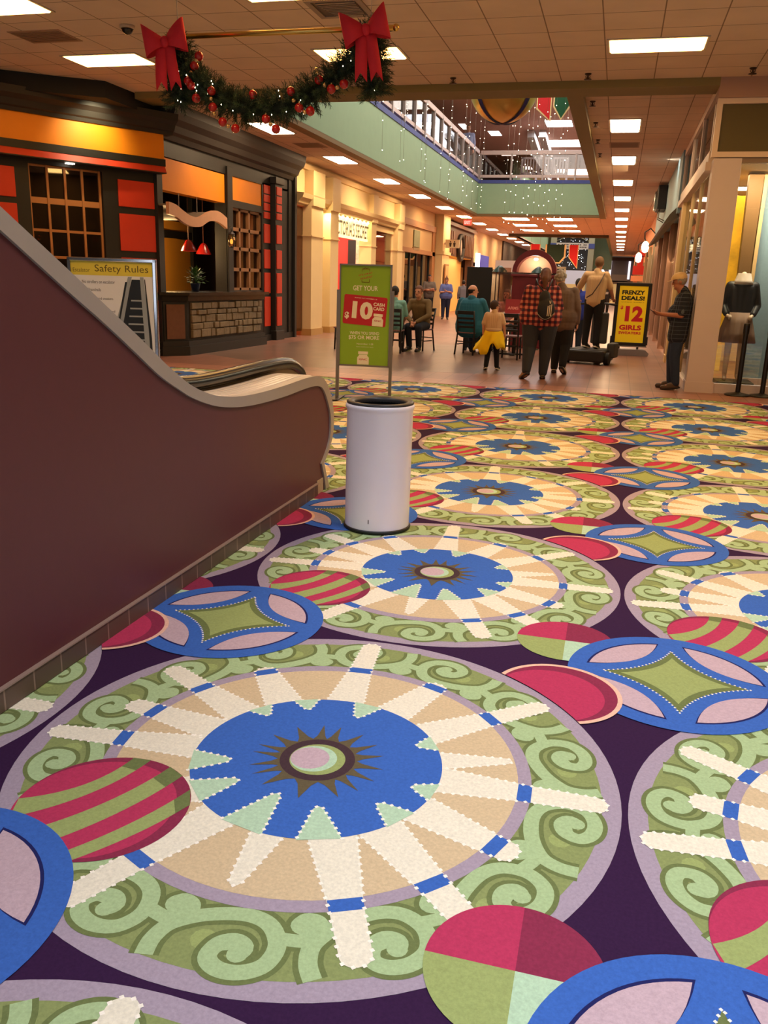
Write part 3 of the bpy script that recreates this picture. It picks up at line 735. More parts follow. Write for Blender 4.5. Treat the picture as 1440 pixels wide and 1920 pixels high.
# ================================================================== GARLAND
GY = 8.1
rod = thing('garland_rod', 'long brass rod hanging from the ceiling on thin wires', 'rod', (-3.2, GY, 3.6))
gold = mat('brass_gold', (236, 196, 110), .3, 1.0)
q = MB(); q.tube([(-1.12, 0, 0), (1.06, 0, 0)], .024, n=12, upd=(0, 0, 1)); q.build('pole', gold, rod)
for x in (-1.12, 1.06):
    q = MB(); q.ell((x, 0, 0), (.032, .032, .032)); q.build('finial', gold, rod)
for x in (-1.08, .83):
    q = MB(); q.tube([(x, 0, .02), (x, 0, .55)], .004, n=5); q.tube([(x-.012, 0, .02), (x, 0, .03), (x+.012, 0, .02)], .004, n=5); q.build('wire', mat('wire_white', (190, 180, 170), .5), rod)
pine = mat('pine_needles', (34, 56, 38), .7, noise=.35, nscale=30); pine2 = mat('pine_needles_light', (60, 84, 52), .7, noise=.3, nscale=30)
gar = thing('pine_garland', 'green pine garland with red baubles swagged under the brass rod', 'garland', (-3.3, GY, 3.3))
def toG(x, z): return Vector((x+3.3, 0, z-3.3))
path = spl([(-4.27, 3.02), (-4.30, 3.25), (-4.29, 3.50), (-4.22, 3.33), (-4.10, 3.20), (-3.95, 3.10), (-3.71, 3.00), (-3.43, 2.955), (-3.11, 2.995), (-2.85, 3.12), (-2.62, 3.28), (-2.45, 3.42), (-2.36, 3.52), (-2.33, 3.30), (-2.32, 3.06)], 8)
G = [toG(a, b) for a, b in path]
q = MB(); q.tube(G, .06, n=8); q.build('core', mat('garland_core', (30, 40, 28), .9), gar)
q = MB(); rng = random.Random(3)
def sprig(q, base, d, L, m):
    d = d.normalized(); a = d.orthogonal().normalized(); b = d.cross(a)
    vs = []; fs = []
    for k in range(34):
        t = (k+.5)/34; p = base+d*L*t*.8; an = k*2.4
        o = (a*math.cos(an)+b*math.sin(an)); dirn = (o*.75+d*.75).normalized(); ln = .06*(1-.35*t)
        sd = d.cross(o).normalized()*.0034
        i = len(vs); vs += [p-sd, p+sd, p+dirn*ln]; fs.append((i, i+1, i+2))
    i = len(vs); e = p
    q.add(vs, fs, m)
for k in range(len(G)-1):
    t = (G[k+1]-G[k]).normalized(); nb = 15
    for j in range(nb):
        an = rng.uniform(0, 2*PI); side = Vector((0, 1, 0)); up = t.cross(side)
        o = side*math.cos(an)+up*math.sin(an)
        base = G[k]+(G[k+1]-G[k])*rng.random()
        sprig(q, base, o+t*rng.uniform(-.7, .7), rng.uniform(.17, .26), pine if rng.random() < .75 else pine2)
nd = q.build('needles', None, gar, fixn=False); nd['kind'] = 'stuff'
redb = mat('bauble_red', (186, 24, 26), .12, coat=.6); golb = mat('bauble_gold', (226, 190, 130), .2, .7)
for x, z in ((-4.01, 3.40), (-4.06, 3.32), (-4.13, 3.19), (-4.05, 3.04), (-3.89, 3.10), (-3.88, 2.96), (-3.78, 2.83), (-3.65, 2.77), (-3.47, 3.06), (-3.34, 2.85), (-3.24, 2.76), (-3.09, 3.08), (-3.01, 2.94), (-2.90, 2.91), (-2.82, 3.17), (-2.70, 3.09), (-2.58, 3.13), (-2.27, 3.21), (-4.10, 3.15)):
    p = toG(x, z); q = MB(); q.ell((p.x, -.11, p.z), (.042, .042, .042), redb); q.cyl((p.x, -.11, p.z+.038), (p.x, -.11, p.z+.052), .009, .009, golb, 8); q.build('bauble', None, gar)
for x, z in ((-4.03, 3.36), (-4.09, 3.26), (-3.89, 3.03), (-3.86, 2.90), (-3.72, 2.79), (-3.29, 2.80), (-3.06, 3.0), (-2.95, 2.90), (-2.84, 3.25), (-2.83, 3.22), (-2.76, 3.12), (-2.64, 3.10)):
    p = toG(x, z); q = MB(); q.ell((p.x, -.125, p.z), (.02, .02, .02), golb, 10, 7); q.build('bead', None, gar)
q = MB(); tw = lightm('fairy_light', (255, 236, 200), 14.0)
for k in range(40):
    p = G[rng.randrange(len(G))]; q.ell((p.x+rng.uniform(-.1, .1), rng.uniform(-.14, -.08), p.z+rng.uniform(-.14, .12)), (.0035, .0035, .006), tw, 6, 4)
fl = q.build('fairy_lights', None, gar); fl['kind'] = 'stuff'
ribM = mat('bow_red', (222, 40, 56), .75, noise=.06, nscale=25)
def bow(x, z, rz, tilt, lb):
    t = thing('ribbon_bow', lb, 'bow', (x, GY-.19, z), rz, 'red velvet bows on the garland'); t.scale = (1.12, 1.12, 1.12)
    xf = Matrix.Rotation(tilt, 4, 'Y')
    for sgn in (-1, 1):
        q = MB(); q.xf = xf
        vs = []; fs = []; N = 16
        for i in range(N+1):
            u = i/N; an = 2*PI*u
            lx = sgn*(.015+.165*(1-math.cos(an))/2); ly = -.02+.055*math.sin(an); ww = .035+.10*(1-math.cos(an))/2
            vs += [(lx, ly, -ww*.85+.02*(1-math.cos(an))/2), (lx, ly-.004, ww+.03*(1-math.cos(an))/2)]
        for i in range(N): fs.append((2*i, 2*i+1, 2*i+3, 2*i+2))
        q.add(vs, fs, None, True); o = q.build('loop', ribM, t, fixn=False); md = o.modifiers.new('s', 'SOLIDIFY'); md.thickness = .004
    q = MB(); q.xf = xf; q.ell((0, -.045, 0), (.036, .03, .045)); q.build('knot', ribM, t)
    for sgn, sp in ((-1, .01), (1, .012)):
        q = MB(); q.xf = Matrix.Rotation(tilt*.35, 4, 'Y'); vs = []; N = 8
        for i in range(N+1):
            u = i/N; xx = sgn*(.03+sp*3*u); yy = -.03-.02*math.sin(u*PI); zz = -.02-.32*u
            vs += [(xx-.048, yy, zz-(.03 if i == N else 0)), (xx, yy-.004, zz+(.04 if i == N else 0)), (xx+.048, yy, zz-(.03 if i == N else 0))]
        fs = []
        for i in range(N): fs += [(3*i, 3*i+1, 3*i+4, 3*i+3), (3*i+1, 3*i+2, 3*i+5, 3*i+4)]
        q.add(vs, fs, None, True); o = q.build('tail', ribM, t, fixn=False); md = o.modifiers.new('s', 'SOLIDIFY'); md.thickness = .004
bow(-4.30, 3.50, rad(10), rad(-9), 'red velvet bow at the left end of the garland')
bow(-2.36, 3.53, rad(14), rad(-14), 'red velvet bow at the right end of the garland')

# ================================================================== LEFT: DARK RESTAURANT FRONT
blackP = mat('restaurant_black', (26, 23, 21), .55, noise=.1, nscale=6); cornP = mat('cornice_dark', (40, 35, 31), .6)
orgP = mat('panel_orange_red', (206, 52, 22), .55, noise=.05, nscale=5); ylwP = mat('band_orange_yellow', (242, 144, 10), .6, noise=.03, nscale=4)
redB = mat('band_red', (206, 62, 34), .5); munM = mat('mullion_tan', (176, 116, 66), .5); dkg = glassmat('dark_glass', (110, 92, 74), .2)
rf = thing('restaurant_front', 'black shop front with orange and yellow panels on the left', 'storefront', (0, 0, 0))
AX = Matrix.Translation((-7.77, 13.68, 0)) @ Matrix.Rotation(rad(60), 4, 'Z')   # local x runs along the angled face, local -y faces the hall
def A(): q = MB(); q.xf = AX; return q
q = A(); S0 = -5.2
q.box(S0, .12, .02, .25, 0, 1.07); q.box(S0, -2.12, .0, .25, 1.0, 3.7); q.box(-.92, .12, .0, .25, 1.0, 3.7); q.box(-2.12, -.92, .0, .25, 2.98, 3.7); q.box(-2.12, -.92, .0, .25, 1.0, 1.25)
q.box(S0, .16, -.06, .02, 0, .12, bev=.01); q.box(S0, .14, -.03, .02, .12, .26)
q.build('wall_panel', blackP, rf)
q = A(); q.box(S0, .13, -.16, .02, 3.265, 3.65); q.build('sign_band', ylwP, rf)
q = A(); q.prism([(-.20, 3.15), (-.20, 3.262), (.0, 3.262), (.0, 3.15)], S0, .13, 'X'); q.build('band_rail', blackP, rf)
q = A(); q.prism([(-.24, 3.05), (-.19, 3.15), (.0, 3.15), (.0, 3.05)], S0, .12, 'X'); q.prism([(-.24, 3.035), (-.24, 3.05), (.0, 3.05), (.0, 3.035)], S0, .12, 'X', blackP); q.build('awning_band', redB, rf)
q = A(); q.prism([(.0, 3.65), (-.20, 3.65), (-.22, 3.70), (-.26, 3.72), (-.30, 3.80), (-.38, 3.86), (-.40, 3.96), (.0, 3.96)], S0, .28, 'X'); q.build('cornice', cornP, rf)
q = MB(); q.prism([(-12, 9.0), (-10.6, 9.8), (-8.85, 11.30), (-8.2, 11.82), (-7.66, 12.2), (-7.66, 13.75), (-12, 13.75)], 3.92, CZ, 'Z'); q.build('bulkhead', mat('bulkhead_black', (20, 18, 16), .8), rf)
for x0, x1, z0, z1 in ((-.66, .0, 2.47, 2.89), (-.66, .0, 1.77, 2.36), (-.66, .0, 1.07, 1.66), (-.66, .0, .28, .97), (-2.95, -2.34, 2.47, 2.90), (-2.95, -2.34, 1.77, 2.38), (-2.95, -2.34, 1.07, 1.66), (-2.95, -2.34, .28, .97)):
    q = A(); q.box(x0, x1, -.022, .0, z0, z1, bev=.006); q.build('orange_panel', orgP, rf)
wf = A()
for z in (1.27, 1.62, 2.02, 2.46, 2.97): wf.box(-2.10, -.94, .06, .11, z-.02-(.025 if abs(z-2.46) < .01 else 0), z+.02+(.025 if abs(z-2.46) < .01 else 0))
for x in (-2.10, -1.81, -1.525, -1.24, -.945): wf.box(x-.018, x+.018, .05, .11, 1.25, 2.98)
wf = wf.build('window_frame', munM, rf)
q = A(); q.box(-2.10, -.94, .075, .085, 1.27, 2.97); q.build('glass', dkg, wf)
q = A(); q.box(-1.56, -1.44, -.14, -.06, 3.018, 3.03); q.build('soffit_light', lightm('soffit_lamp', (255, 240, 220), 10.0), rf)
# along the concourse
XR = -7.70
q = MB()
q.box(XR-.25, XR, 13.68, 20.0, 3.35, 4.15); q.box(XR-.25, XR, 16.35, 16.64, 0, 3.4); q.box(XR-.25, XR, 18.18, 19.95, 0, 3.4); q.box(XR-.25, XR, 16.6, 18.2, 0, 1.13); q.box(XR-.25, XR, 16.6, 18.2, 2.76, 2.90); q.box(XR-.25, XR, 13.68, 13.86, 0, 3.4)
q.box(XR-.05, XR+.12, 18.65, 19.06, 0, 3.45); q.box(XR, XR+.16, 18.60, 19.10, 0, .22, bev=.01); q.box(XR, XR+.16, 18.60, 19.10, 3.42, 3.56, bev=.01)
q.box(XR, XR+.05, 17.4, 20.0, 0, .14); q.box(XR, XR+.04, 16.36, 16.60, 1.0, 3.5, bev=.008)
q.build('wall_panel', blackP, rf)
q = MB(); q.prism([(XR, 3.62), (XR+.05, 3.62), (XR+.09, 3.70), (XR+.16, 3.74), (XR+.2, 3.84), (XR+.3, 3.92), (XR+.34, 4.02), (XR+.36, 4.149), (XR-.1, 4.149), (XR-.1, 3.62)], 13.75, 19.98, 'Y'); q.build('cornice', cornP, rf)
q = MB(); q.box(XR-.04, XR+.03, 19.7, 20.02, 0, 4.05); q.box(XR+.0, XR+.10, 19.93, 20.05, 0, 4.1); q.build('end_post', blackP, rf)
for y0, y1, z0, z1 in ((13.88, 16.34, 2.81, 3.335), (16.66, 18.18, 2.90, 3.39)):
    q = MB(); q.box(XR-.24, XR-.02, y0, y1, z0, z1, ylwP); q.build('sign_band', None, rf)
PZ = ((3.185, 3.36), (3.01, 3.16), (2.83, 2.985), (2.665, 2.80), (2.15, 2.55), (1.60, 2.01), (1.06, 1.51), (.33, .985))
for z0, z1 in PZ:
    q = MB(); q.box(XR, XR+.02, 18.26, 18.60, z0, z1, bev=.005); q.build('orange_panel', orgP, rf)
    q = MB(); q.box(XR+.12, XR+.14, 18.70, 19.0, z0, z1, bev=.005); q.build('orange_panel', orgP, rf)
wl = MB()
for z in (1.145, 1.55, 1.965, 2.345, 2.745): wl.box(XR-.16, XR-.04, 16.66, 18.18, z-.035, z+.035)
for y in (16.69, 17.08, 17.57, 18.14): wl.box(XR-.16, XR-.04, y-.04, y+.04, 1.13, 2.76)
wl = wl.build('window_frame', mat('lattice_tan', (150, 104, 66), .55), rf)
q = MB(); q.box(XR-.115, XR-.105, 16.66, 18.18, 1.13, 2.76); q.build('glass', dkg, wl)
# counter
ct = thing('bar_counter', 'stone faced bar counter with black top under the wavy canopy', 'counter', (0, 0, 0))
CPL = [(-7.69, 13.72), (-7.44, 14.12), (-7.34, 17.28), (-7.69, 17.28)]
def off(P, d): return [(P[0][0], P[0][1]-d), (P[1][0]+d, P[1][1]-d), (P[2][0]+d, P[2][1]+d), (P[3][0], P[3][1]+d)]
q = MB(); q.prism(CPL, .0, 1.05, 'Z'); q.build('body', blackP, ct)
q = MB(); q.prism(off(CPL, .08), FZ, .17, 'Z'); q.prism(off(CPL, .05), .17, .26, 'Z'); q.build('plinth', blackP, ct)
q = MB(); q.prism(off(CPL, .05), .96, 1.05, 'Z'); q.prism([(-8.2, 13.72)]+off(CPL, .12)[:3]+[(-8.2, 17.4)], 1.055, 1.11, 'Z'); q.build('countertop', mat('counter_black', (30, 26, 24), .25), ct)
stone = mat('counter_stone', (128, 110, 84), .85, noise=.3, nscale=9, bump=.6, bscale=30)
st = MB(); rng = random.Random(5); y = 14.22; rows = [(.30, .45), (.45, .57), (.57, .71), (.71, .81), (.81, .935)]
st.box(-7.46, -7.425, 14.20, 17.2, .29, .94, mat('stone_mortar', (64, 54, 42), .9))
for z0, z1 in rows:
    y = 14.21
    while y < 17.1:
        L = rng.uniform(.16, .42); y2 = min(y+L, 17.19)
        xx = -7.44+.10*(y-14.12)/3.16
        st.box(xx-.02, xx+.035+rng.uniform(0, .03), y+.008, y2-.008, z0+.006, z1-.006+rng.uniform(-.01, .01), stone, bev=.014); y = y2
st.build('stone_facing', None, ct, fixn=False)
q = MB(); wdp = mat('wood_panel_brown', (112, 72, 52), .6, noise=.15, nscale=12)
q.prism([(-7.655, 13.76), (-7.47, 14.06), (-7.455, 14.055), (-7.645, 13.745)], .30, .90, 'Z'); q.build('wood_panel', wdp, ct)
q = MB(); q.box(-7.60, -7.40, 17.285, 17.31, .30, .90); q.build('wood_panel', wdp, ct)
# wavy canopy
cv = thing('wavy_canopy', 'pale wavy wooden canopy hanging over the bar counter', 'canopy', (0, 0, 0))
wv = spl([(13.70, 2.60, 2.40), (13.95, 2.575, 2.375), (14.2, 2.50, 2.30), (14.5, 2.43, 2.255), (14.85, 2.44, 2.27), (15.2, 2.55, 2.385), (15.5, 2.60, 2.41), (15.75, 2.57, 2.37), (15.98, 2.50, 2.30)], 5)
q = MB(); vs = []
for y, a, b in wv: vs += [(-7.50, y, a), (-7.50, y, b), (-7.56, y, a), (-7.56, y, b)]
fs = []
for i in range(len(wv)-1):
    k = 4*i; fs += [(k, k+1, k+5, k+4), (k+2, k, k+4, k+6), (k+1, k+3, k+7, k+5), (k+3, k+2, k+6, k+7)]
fs += [(0, 2, 3, 1), (k+4, k+5, k+7, k+6)]
q.add(vs, fs); q.build('fascia', mat('canopy_wood', (212, 160, 128), .5, noise=.06, nscale=8), cv)
q = MB(); vs = []
for y, a, b in wv: vs += [(-7.56, y, a-.03), (-8.3, y, a-.03), (-7.56, y, a-.06), (-8.3, y, a-.06)]
q.add(vs, fs); q.build('deck', mat('canopy_deck', (120, 108, 96), .6), cv)
for y in (14.6, 15.3):
    q = MB(); q.tube([(-7.8, y, 2.5), (-7.8, y, 3.36)], .012, n=6); q.build('hanger', chrome, cv)
# interior of the restaurant
inM = mat('restaurant_inside', (62, 40, 26), .8); ochre = mat('ochre_wall', (196, 134, 34), .8)
q = MB(); q.box(-11.6, -11.5, 10, 20, 0, 4.1); q.box(-11.5, -7.75, 19.85, 19.95, 0, 4.1); q.prism([(-8.05, 13.9), (-10.65, 9.4), (-11.5, 9.4), (-11.5, 19.9), (-8.05, 19.9)], 3.42, 3.5, 'Z'); q.build('interior_wall', inM, rf)
q = MB(); q.box(-9.35, -9.3, 14.4, 15.9, .9, 2.15); q.box(-9.35, -9.3, 16.0, 17.9, .9, 2.5); q.build('ochre_panel', ochre, rf)
q = MB()
for y in (14.3, 15.95, 17.95): q.box(-9.36, -9.22, y-.08, y+.08, 0, 3.4)
q.box(-9.36, -9.24, 13.4, 18, .75, .9); q.box(-9.36, -9.24, 13.4, 18, 2.15, 2.3); q.build('timber_frame', blackP, rf)
q = A()
for x in (-1.95, -1.3, -.4): q.box(x-.05, x+.05, 1.6, 1.7, 0, 3.4)
q.box(-3.5, .5, 1.62, 1.7, 2.3, 2.5); q.build('timber_frame', mat('timber_brown', (52, 32, 20), .7), rf)
point('bar_lamp', (-8.6, 15.6, 2.0), (1, .62, .25), 60, .15); point('dining_lamp', (-9.8, 12.8, 2.2), (1, .55, .22), 40, .15)
lampR = mat('lamp_red', (150, 20, 18), .25, coat=.4)
pd = None
for x, y, z, lb in ((-8.2, 15.70, 1.86, 'red pendant lamp over the bar counter, nearer one'), (-8.2, 16.33, 1.825, 'red pendant lamp over the bar counter, the one behind'),
                    (-8.75, 13.55, 1.93, 'red pendant lamp inside the window, right pane'), (-9.45, 12.35, 1.93, 'red pendant lamp inside the window, left pane')):
    if pd is None:
        pd = thing('pendant_lamp', lb, 'lamp', (x, y, z), 0, 'red pendant lamps in the restaurant')
        q = MB(); q.lathe([(.155, 0), (.15, .015), (.12, .08), (.07, .17), (.045, .2), (.02, .215), (0, .22)], n=24); q.build('lamp_shade', lampR, pd)
        q = MB(); q.lathe([(0, .012), (.148, .012)], n=24); q.build('diffuser', lightm('pendant_glow', (255, 230, 200), 8.0), pd)
        q = MB(); q.tube([(0, 0, .21), (0, 0, 1.5)], .008, n=6); q.build('cord', mat('cord_brown', (90, 50, 36), .6), pd)
    else: dup(pd, (x, y, z), 0, lb)
# lantern on the pillar
t = thing('wall_lantern', 'glass lantern hanging on the black pillar beside the canopy', 'lantern', (-7.58, 16.33, 2.08))
q = MB(); q.tube([(-.08, 0, .26), (0, 0, .28), (0, 0, .2)], .012, n=6); q.lathe([(0, .2), (.06, .16), (.065, .14)], n=12); q.build('bracket', mat('lantern_iron', (60, 56, 60), .4, .6), t)
q = MB(); q.lathe([(.06, .14), (.085, .05), (.075, -.05), (.045, -.11), (0, -.12)], n=12); q.build('glass', glassmat('lantern_glass', (220, 190, 150), .3), t)
q = MB(); q.ell((0, 0, .0), (.03, .03, .05)); q.build('bulb', lightm('lantern_bulb', (255, 170, 80), 3.0), t)
# potted plant on counter
leafM = mat('leaf_green', (52, 92, 36), .5, noise=.3, nscale=30)
def plant(t, n, R, H, z0, rng, m):
    q = MB()
    for k in range(n):
        a = rng.uniform(0, 2*PI); e = rng.uniform(.1, 1.4); d = Vector((math.cos(a)*math.cos(e), math.sin(a)*math.cos(e), math.sin(e)))
        L = rng.uniform(.5, 1.0)
        p = Vector((d.x*R*L, d.y*R*L, z0+d.z*H*L)); s = Vector((-math.sin(a), math.cos(a), 0))*.022; f2 = (d+Vector((0, 0, -.5))).normalized()*.07
        q.add([p-f2*.3, p+s+f2*.3, p+f2, p-s+f2*.3], [(0, 1, 2, 3)])
        if k % 8 == 0: q.tube([(0, 0, z0), (p.x*.5, p.y*.5, z0+(p.z-z0)*.7), tuple(p)], .004, n=4)
    return q
t = thing('potted_plant', 'green potted plant in a blue pot on the bar counter', 'plant', (-7.75, 15.06, 1.113))
q = MB(); q.lathe([(0, 0), (.07, 0), (.095, .14), (.1, .15), (.085, .15), (.08, .13), (0, .13)], n=20); q.build('pot', mat('pot_blue', (38, 48, 84), .3), t)
plant(t, 120, .22, .28, .15, random.Random(1), leafM).build('foliage', leafM, t, fixn=False)
# christmas tree inside the window
t = thing('christmas_tree', 'decorated christmas tree with red lights inside the restaurant window', 'tree', (-9.6, 12.9, 1.0))
q = MB(); rng = random.Random(11)
for k in range(420):
    h = rng.random(); r = .42*(1-h)+.03; a = rng.uniform(0, 2*PI); rr = r*rng.uniform(.5, 1)
    p = Vector((rr*math.cos(a), rr*math.sin(a), .1+h*.95)); d = Vector((math.cos(a), math.sin(a), -.3)).normalized(); s = Vector((-math.sin(a), math.cos(a), .4))*.03
    q.add([p, p+d*.06+s, p+d*.12, p+d*.06-s], [(0, 1, 2, 3)])
nd = q.build('needles', pine, t, fixn=False); nd['kind'] = 'stuff'
q = MB(); rl = lightm('tree_light_red', (255, 90, 60), 9.0); wl2 = lightm('tree_light_white', (255, 220, 190), 9.0)
for k in range(46):
    h = rng.random(); r = .42*(1-h)+.05; a = rng.uniform(0, 2*PI); q.ell((r*math.cos(a), r*math.sin(a), .1+h*.95), (.016, .016, .016), rl if k % 3 else wl2, 6, 4)
o = q.build('tree_lights', None, t); o['kind'] = 'stuff'
q = MB(); q.cyl((0, 0, -1.0), (0, 0, .2), .04, .04); q.cyl((0, 0, -1.0), (0, 0, -.96), .25, .22); q.build('stand', mat('tree_stand', (50, 30, 20), .7), t)
spot('sign_spot', tuple(AX @ Vector((-1.15, -.75, 3.80))), tuple(AX @ Vector((-1.15, -.16, 3.45))), (1, .85, .5), 62, 110, .9)
spot('sign_spot', (-7.2, 15.0, 3.55), (-7.7, 15.1, 3.0), (1, .7, .4), 7, 120, .9)
for k, (sx, lb) in enumerate(((-1.85, 'small silver spotlight arm above the yellow band, left one'), (-1.4, 'small silver spotlight arm above the yellow band, middle one'), (-.85, 'small silver spotlight arm above the yellow band, right one'))):
    p = AX @ Vector((sx, -.40, 3.96)); 
    t = thing('spotlight_arm', lb, 'spotlight', tuple(p), rad(60), 'spotlight arms on the cornice')
    q = MB(); q.tube([(0, .03, 0), (0, .0, .06), (0, -.08, .07)], .007, n=6); q.build('arm', chrome, t)
    q = MB(); q.cyl((0, -.08, .08), (0, -.06, .035), .018, .024); q.build('head', blackP, t)

# ================================================================== LEFT: CREAM LINGERIE STORE
crm = mat('store_cream', (232, 206, 152), .6, noise=.03, nscale=3); crm2 = mat('store_cream_light', (246, 224, 176), .55); tanb = mat('store_plinth', (186, 146, 84), .5)
vs_ = thing('lingerie_store', 'cream panelled shop front with a lit sign beside the dark restaurant', 'storefront', (0, 0, 0))
XV = -7.66
q = MB(); q.box(XV-.3, XV, 20.06, 30.3, 3.12, 4.15); q.box(XV-.3, XV, 26.7, 30.3, 2.95, 3.2); q.build('frieze', crm, vs_)
q = MB(); q.prism([(XV, 3.14), (XV+.10, 3.16), (XV+.12, 3.22), (XV+.2, 3.28), (XV+.24, 3.38), (XV, 3.40)], 20.06, 30.3, 'Y'); q.prism([(XV, 3.96), (XV+.06, 3.97), (XV+.10, 4.08), (XV, 4.1)], 20.06, 30.3, 'Y'); q.build('cornice', crm, vs_)
for y0, y1, d in ((20.75, 21.62, .18), (22.18, 22.85, .20), (29.55, 30.25, .16), (26.45, 27.0, .10)):
    q = MB(); q.box(XV-.3, XV+d, y0, y1, .16, 3.14); q.box(XV-.3, XV+d+.03, y0-.03, y1+.03, 2.42, 2.45); q.box(XV, XV+d+.05, y0, y1, 3.14, 3.95); q.build('pilaster', crm, vs_)
    q = MB(); q.box(XV-.3, XV+d+.02, y0-.02, y1+.02, 0, .17); q.build('plinth', tanb, vs_)
q = MB(); q.box(XV-.3, XV-.05, 21.6, 22.2, 0, 3.14); q.box(XV-.3, XV-.08, 27.0, 27.5, .0, 2.95); q.build('lit_panel', crm2, vs_)
q = MB(); q.box(XV-.4, XV-.02, 21.6, 22.2, .0, .14); q.build('plinth', tanb, vs_)
q = MB(); q.box(XV-.06, XV-.05, 20.08, 20.75, .12, 3.1); q.build('display_glass', glassmat('shop_glass', (235, 232, 222), .2), vs_)
q = MB(); q.box(XV-.06, XV-.05, 27.5, 29.5, .12, 2.95); q.build('display_glass', MATS['shop_glass'], vs_)
q = MB(); q.box(XV-.08, XV-.02, 22.6, 26.44, 2.56, 3.11); sgn = q.build('sign_panel', mat('sign_glow', (255, 236, 184), .5, emit=1.6, ecol=(255, 226, 160)), vs_)
lt = Matrix.Translation((XV-.51, 22.35, 2.54)) @ Matrix.Rotation(rad(90), 4, 'Z') @ Matrix.Rotation(rad(-40), 4, 'X')
q = MB(); q.xf = Matrix.Translation((XV-.02, 24.66, 2.82)) @ Matrix.Rotation(rad(90), 4, 'Z')
text(q, "VICTORIA'S SECRET", 0, 0, 3.5, .40, -.03, mat('sign_letters', (74, 64, 42), .4, .3), .014, thick=.03); q.build('sign_lettering', None, sgn)
q = MB()
for k in range(9): q.ell((XV+.02, 22.95+k*.42, 3.10), (.03, .05, .03), lightm('sign_lamps', (255, 230, 170), 14.0), 8, 5)
q.build('sign_lamps', None, vs_)
pinkW = mat('store_coral_wall', (226, 70, 66), .6)
q = MB(); q.box(-10.6, -10.5, 20, 30, 0, 3.1, pinkW); q.box(-10.5, -7.95, 20, 30, 3.1, 3.2, crm2); q.box(-10.5, -7.95, 29.9, 30, 0, 3.1, pinkW); q.box(-10.5, -7.95, 20.04, 20.07, 0, 3.1, pinkW); q.build('interior', None, vs_)
q = MB(); q.box(-9.34, -9.06, 29.7, 29.8, 0, 2.75); q.build('black_partition', blackP, vs_)
q = MB(); q.box(-9.05, -8.35, 29.7, 29.8, 0, 2.75); q.build('floral_panel', mat('floral_panel', (236, 206, 180), .7, noise=.5, nscale=5), vs_)
area('store_light', (-9.2, 25, 3.05), (2.2, 9), (1, .82, .55), 330); area('store_light', (-7.5, 21.9, 3.08), (.2, .5), (1, .85, .5), 12)
spot('pilaster_wash', (-6.9, 21.5, 4.1), (-7.5, 21.9, 1.5), (1, .8, .48), 60, 80, .9); spot('pilaster_wash', (-6.9, 25.5, 4.1), (-7.6, 26.5, 1.8), (1, .8, .48), 60, 90, .9); spot('pilaster_wash', (-6.9, 29.0, 4.1), (-7.6, 29.4, 1.8), (1, .8, .48), 50, 90, .9)
# display rack with garments
rk = random.Random(4)
t = thing('display_rack', 'low rack with folded pale and red garments in the cream store doorway', 'display rack', (-8.6, 23.6, FZ))
q = MB()
for x in (-.3, .3):
    for y in (-.6, .6): q.box(x-.02, x+.02, y-.02, y+.02, 0, 1.5)
q.build('frame', mat('rack_white', (230, 214, 196), .4), t)
for z in (.3, .7, 1.1, 1.48):
    q = MB(); q.box(-.34, .34, -.64, .64, z-.02, z); q.build('shelf', mat('rack_shelf', (236, 220, 200), .4), t)
gcol = [mat('garment_red', (190, 34, 44), .9), mat('garment_blush', (236, 190, 180), .9), mat('garment_cream', (240, 226, 200), .9), mat('garment_black', (34, 28, 34), .9)]
gname = ['red', 'blush pink', 'cream', 'black']
for si, z in enumerate((.3, .7, 1.1, 1.48)):
    for k in range(4):
        gi = rk.randrange(4); y = 23.6-.48+k*.32
        q = MB(); hgt = rk.uniform(.1, .22)
        for j in range(3): q.box(-8.6-.2+.01*j, -8.6+.24-.01*j, y-.11, y+.11, z+FZ+hgt*j/3+.001, z+FZ+hgt*(j+1)/3-.004, bev=.01)
        o = q.build('folded_garment', gcol[gi]); tag(o, '%s folded garments on the %s shelf of the rack, %s from the aisle end' % (gname[gi], ['lowest', 'second', 'third', 'top'][si], ['first', 'second', 'third', 'fourth'][k]), 'clothing', 'folded garments on the rack')

# ================================================================== LEFT: FURTHER SHOPS
sh = thing('closed_store', 'cream shop front with dark glazed doors past the lingerie store', 'storefront', (0, 0, 0))
q = MB(); q.box(XV-.3, XV, 30.4, 36.4, 2.46, 4.15); q.box(XV-.3, XV, 30.4, 31.3, 0, 2.5); q.build('wall_panel', mat('shop_cream_dull', (206, 170, 118), .7), sh)
q = MB(); q.box(XV, XV+.05, 30.4, 36.4, 2.46, 2.62); q.box(XV, XV+.08, 30.4, 36.4, 3.4, 3.62); q.box(XV-.1, XV+.05, 35.9, 36.45, 0, 3.5); q.build('trim_band', mat('shop_tan_trim', (176, 122, 76), .6), sh)
q = MB(); q.box(XV-.12, XV-.10, 31.3, 35.9, .05, 2.46); gl = q.build('door_glass', glassmat('black_glass', (60, 56, 54), .9), sh)
q = MB()
for y in (31.3, 32.4, 33.5, 34.6, 35.85): q.box(XV-.14, XV-.06, y-.04, y+.04, 0, 2.46)
q.build('door_frame', blackP, gl)
q = MB(); q.box(XV-1.2, XV-1.15, 31, 36.4, 0, 2.6); q.build('interior', mat('shop_dark', (40, 34, 30), .8), sh)
t = thing('wall_plaque', 'small green plaque mounted high on the cream wall', 'plaque', (XV+.01, 33.0, 2.98), rad(90))
q = MB(); q.box(-.5, .5, -.03, 0, -.3, .32, bev=.01); q.build('plate', mat('plaque_green', (112, 116, 74), .5, noise=.2, nscale=6), t)
q = MB(); q.box(-.62, .42, -.05, 0, -.42, -.32); q.build('ledge', mat('plaque_ledge', (150, 120, 80), .6), t)
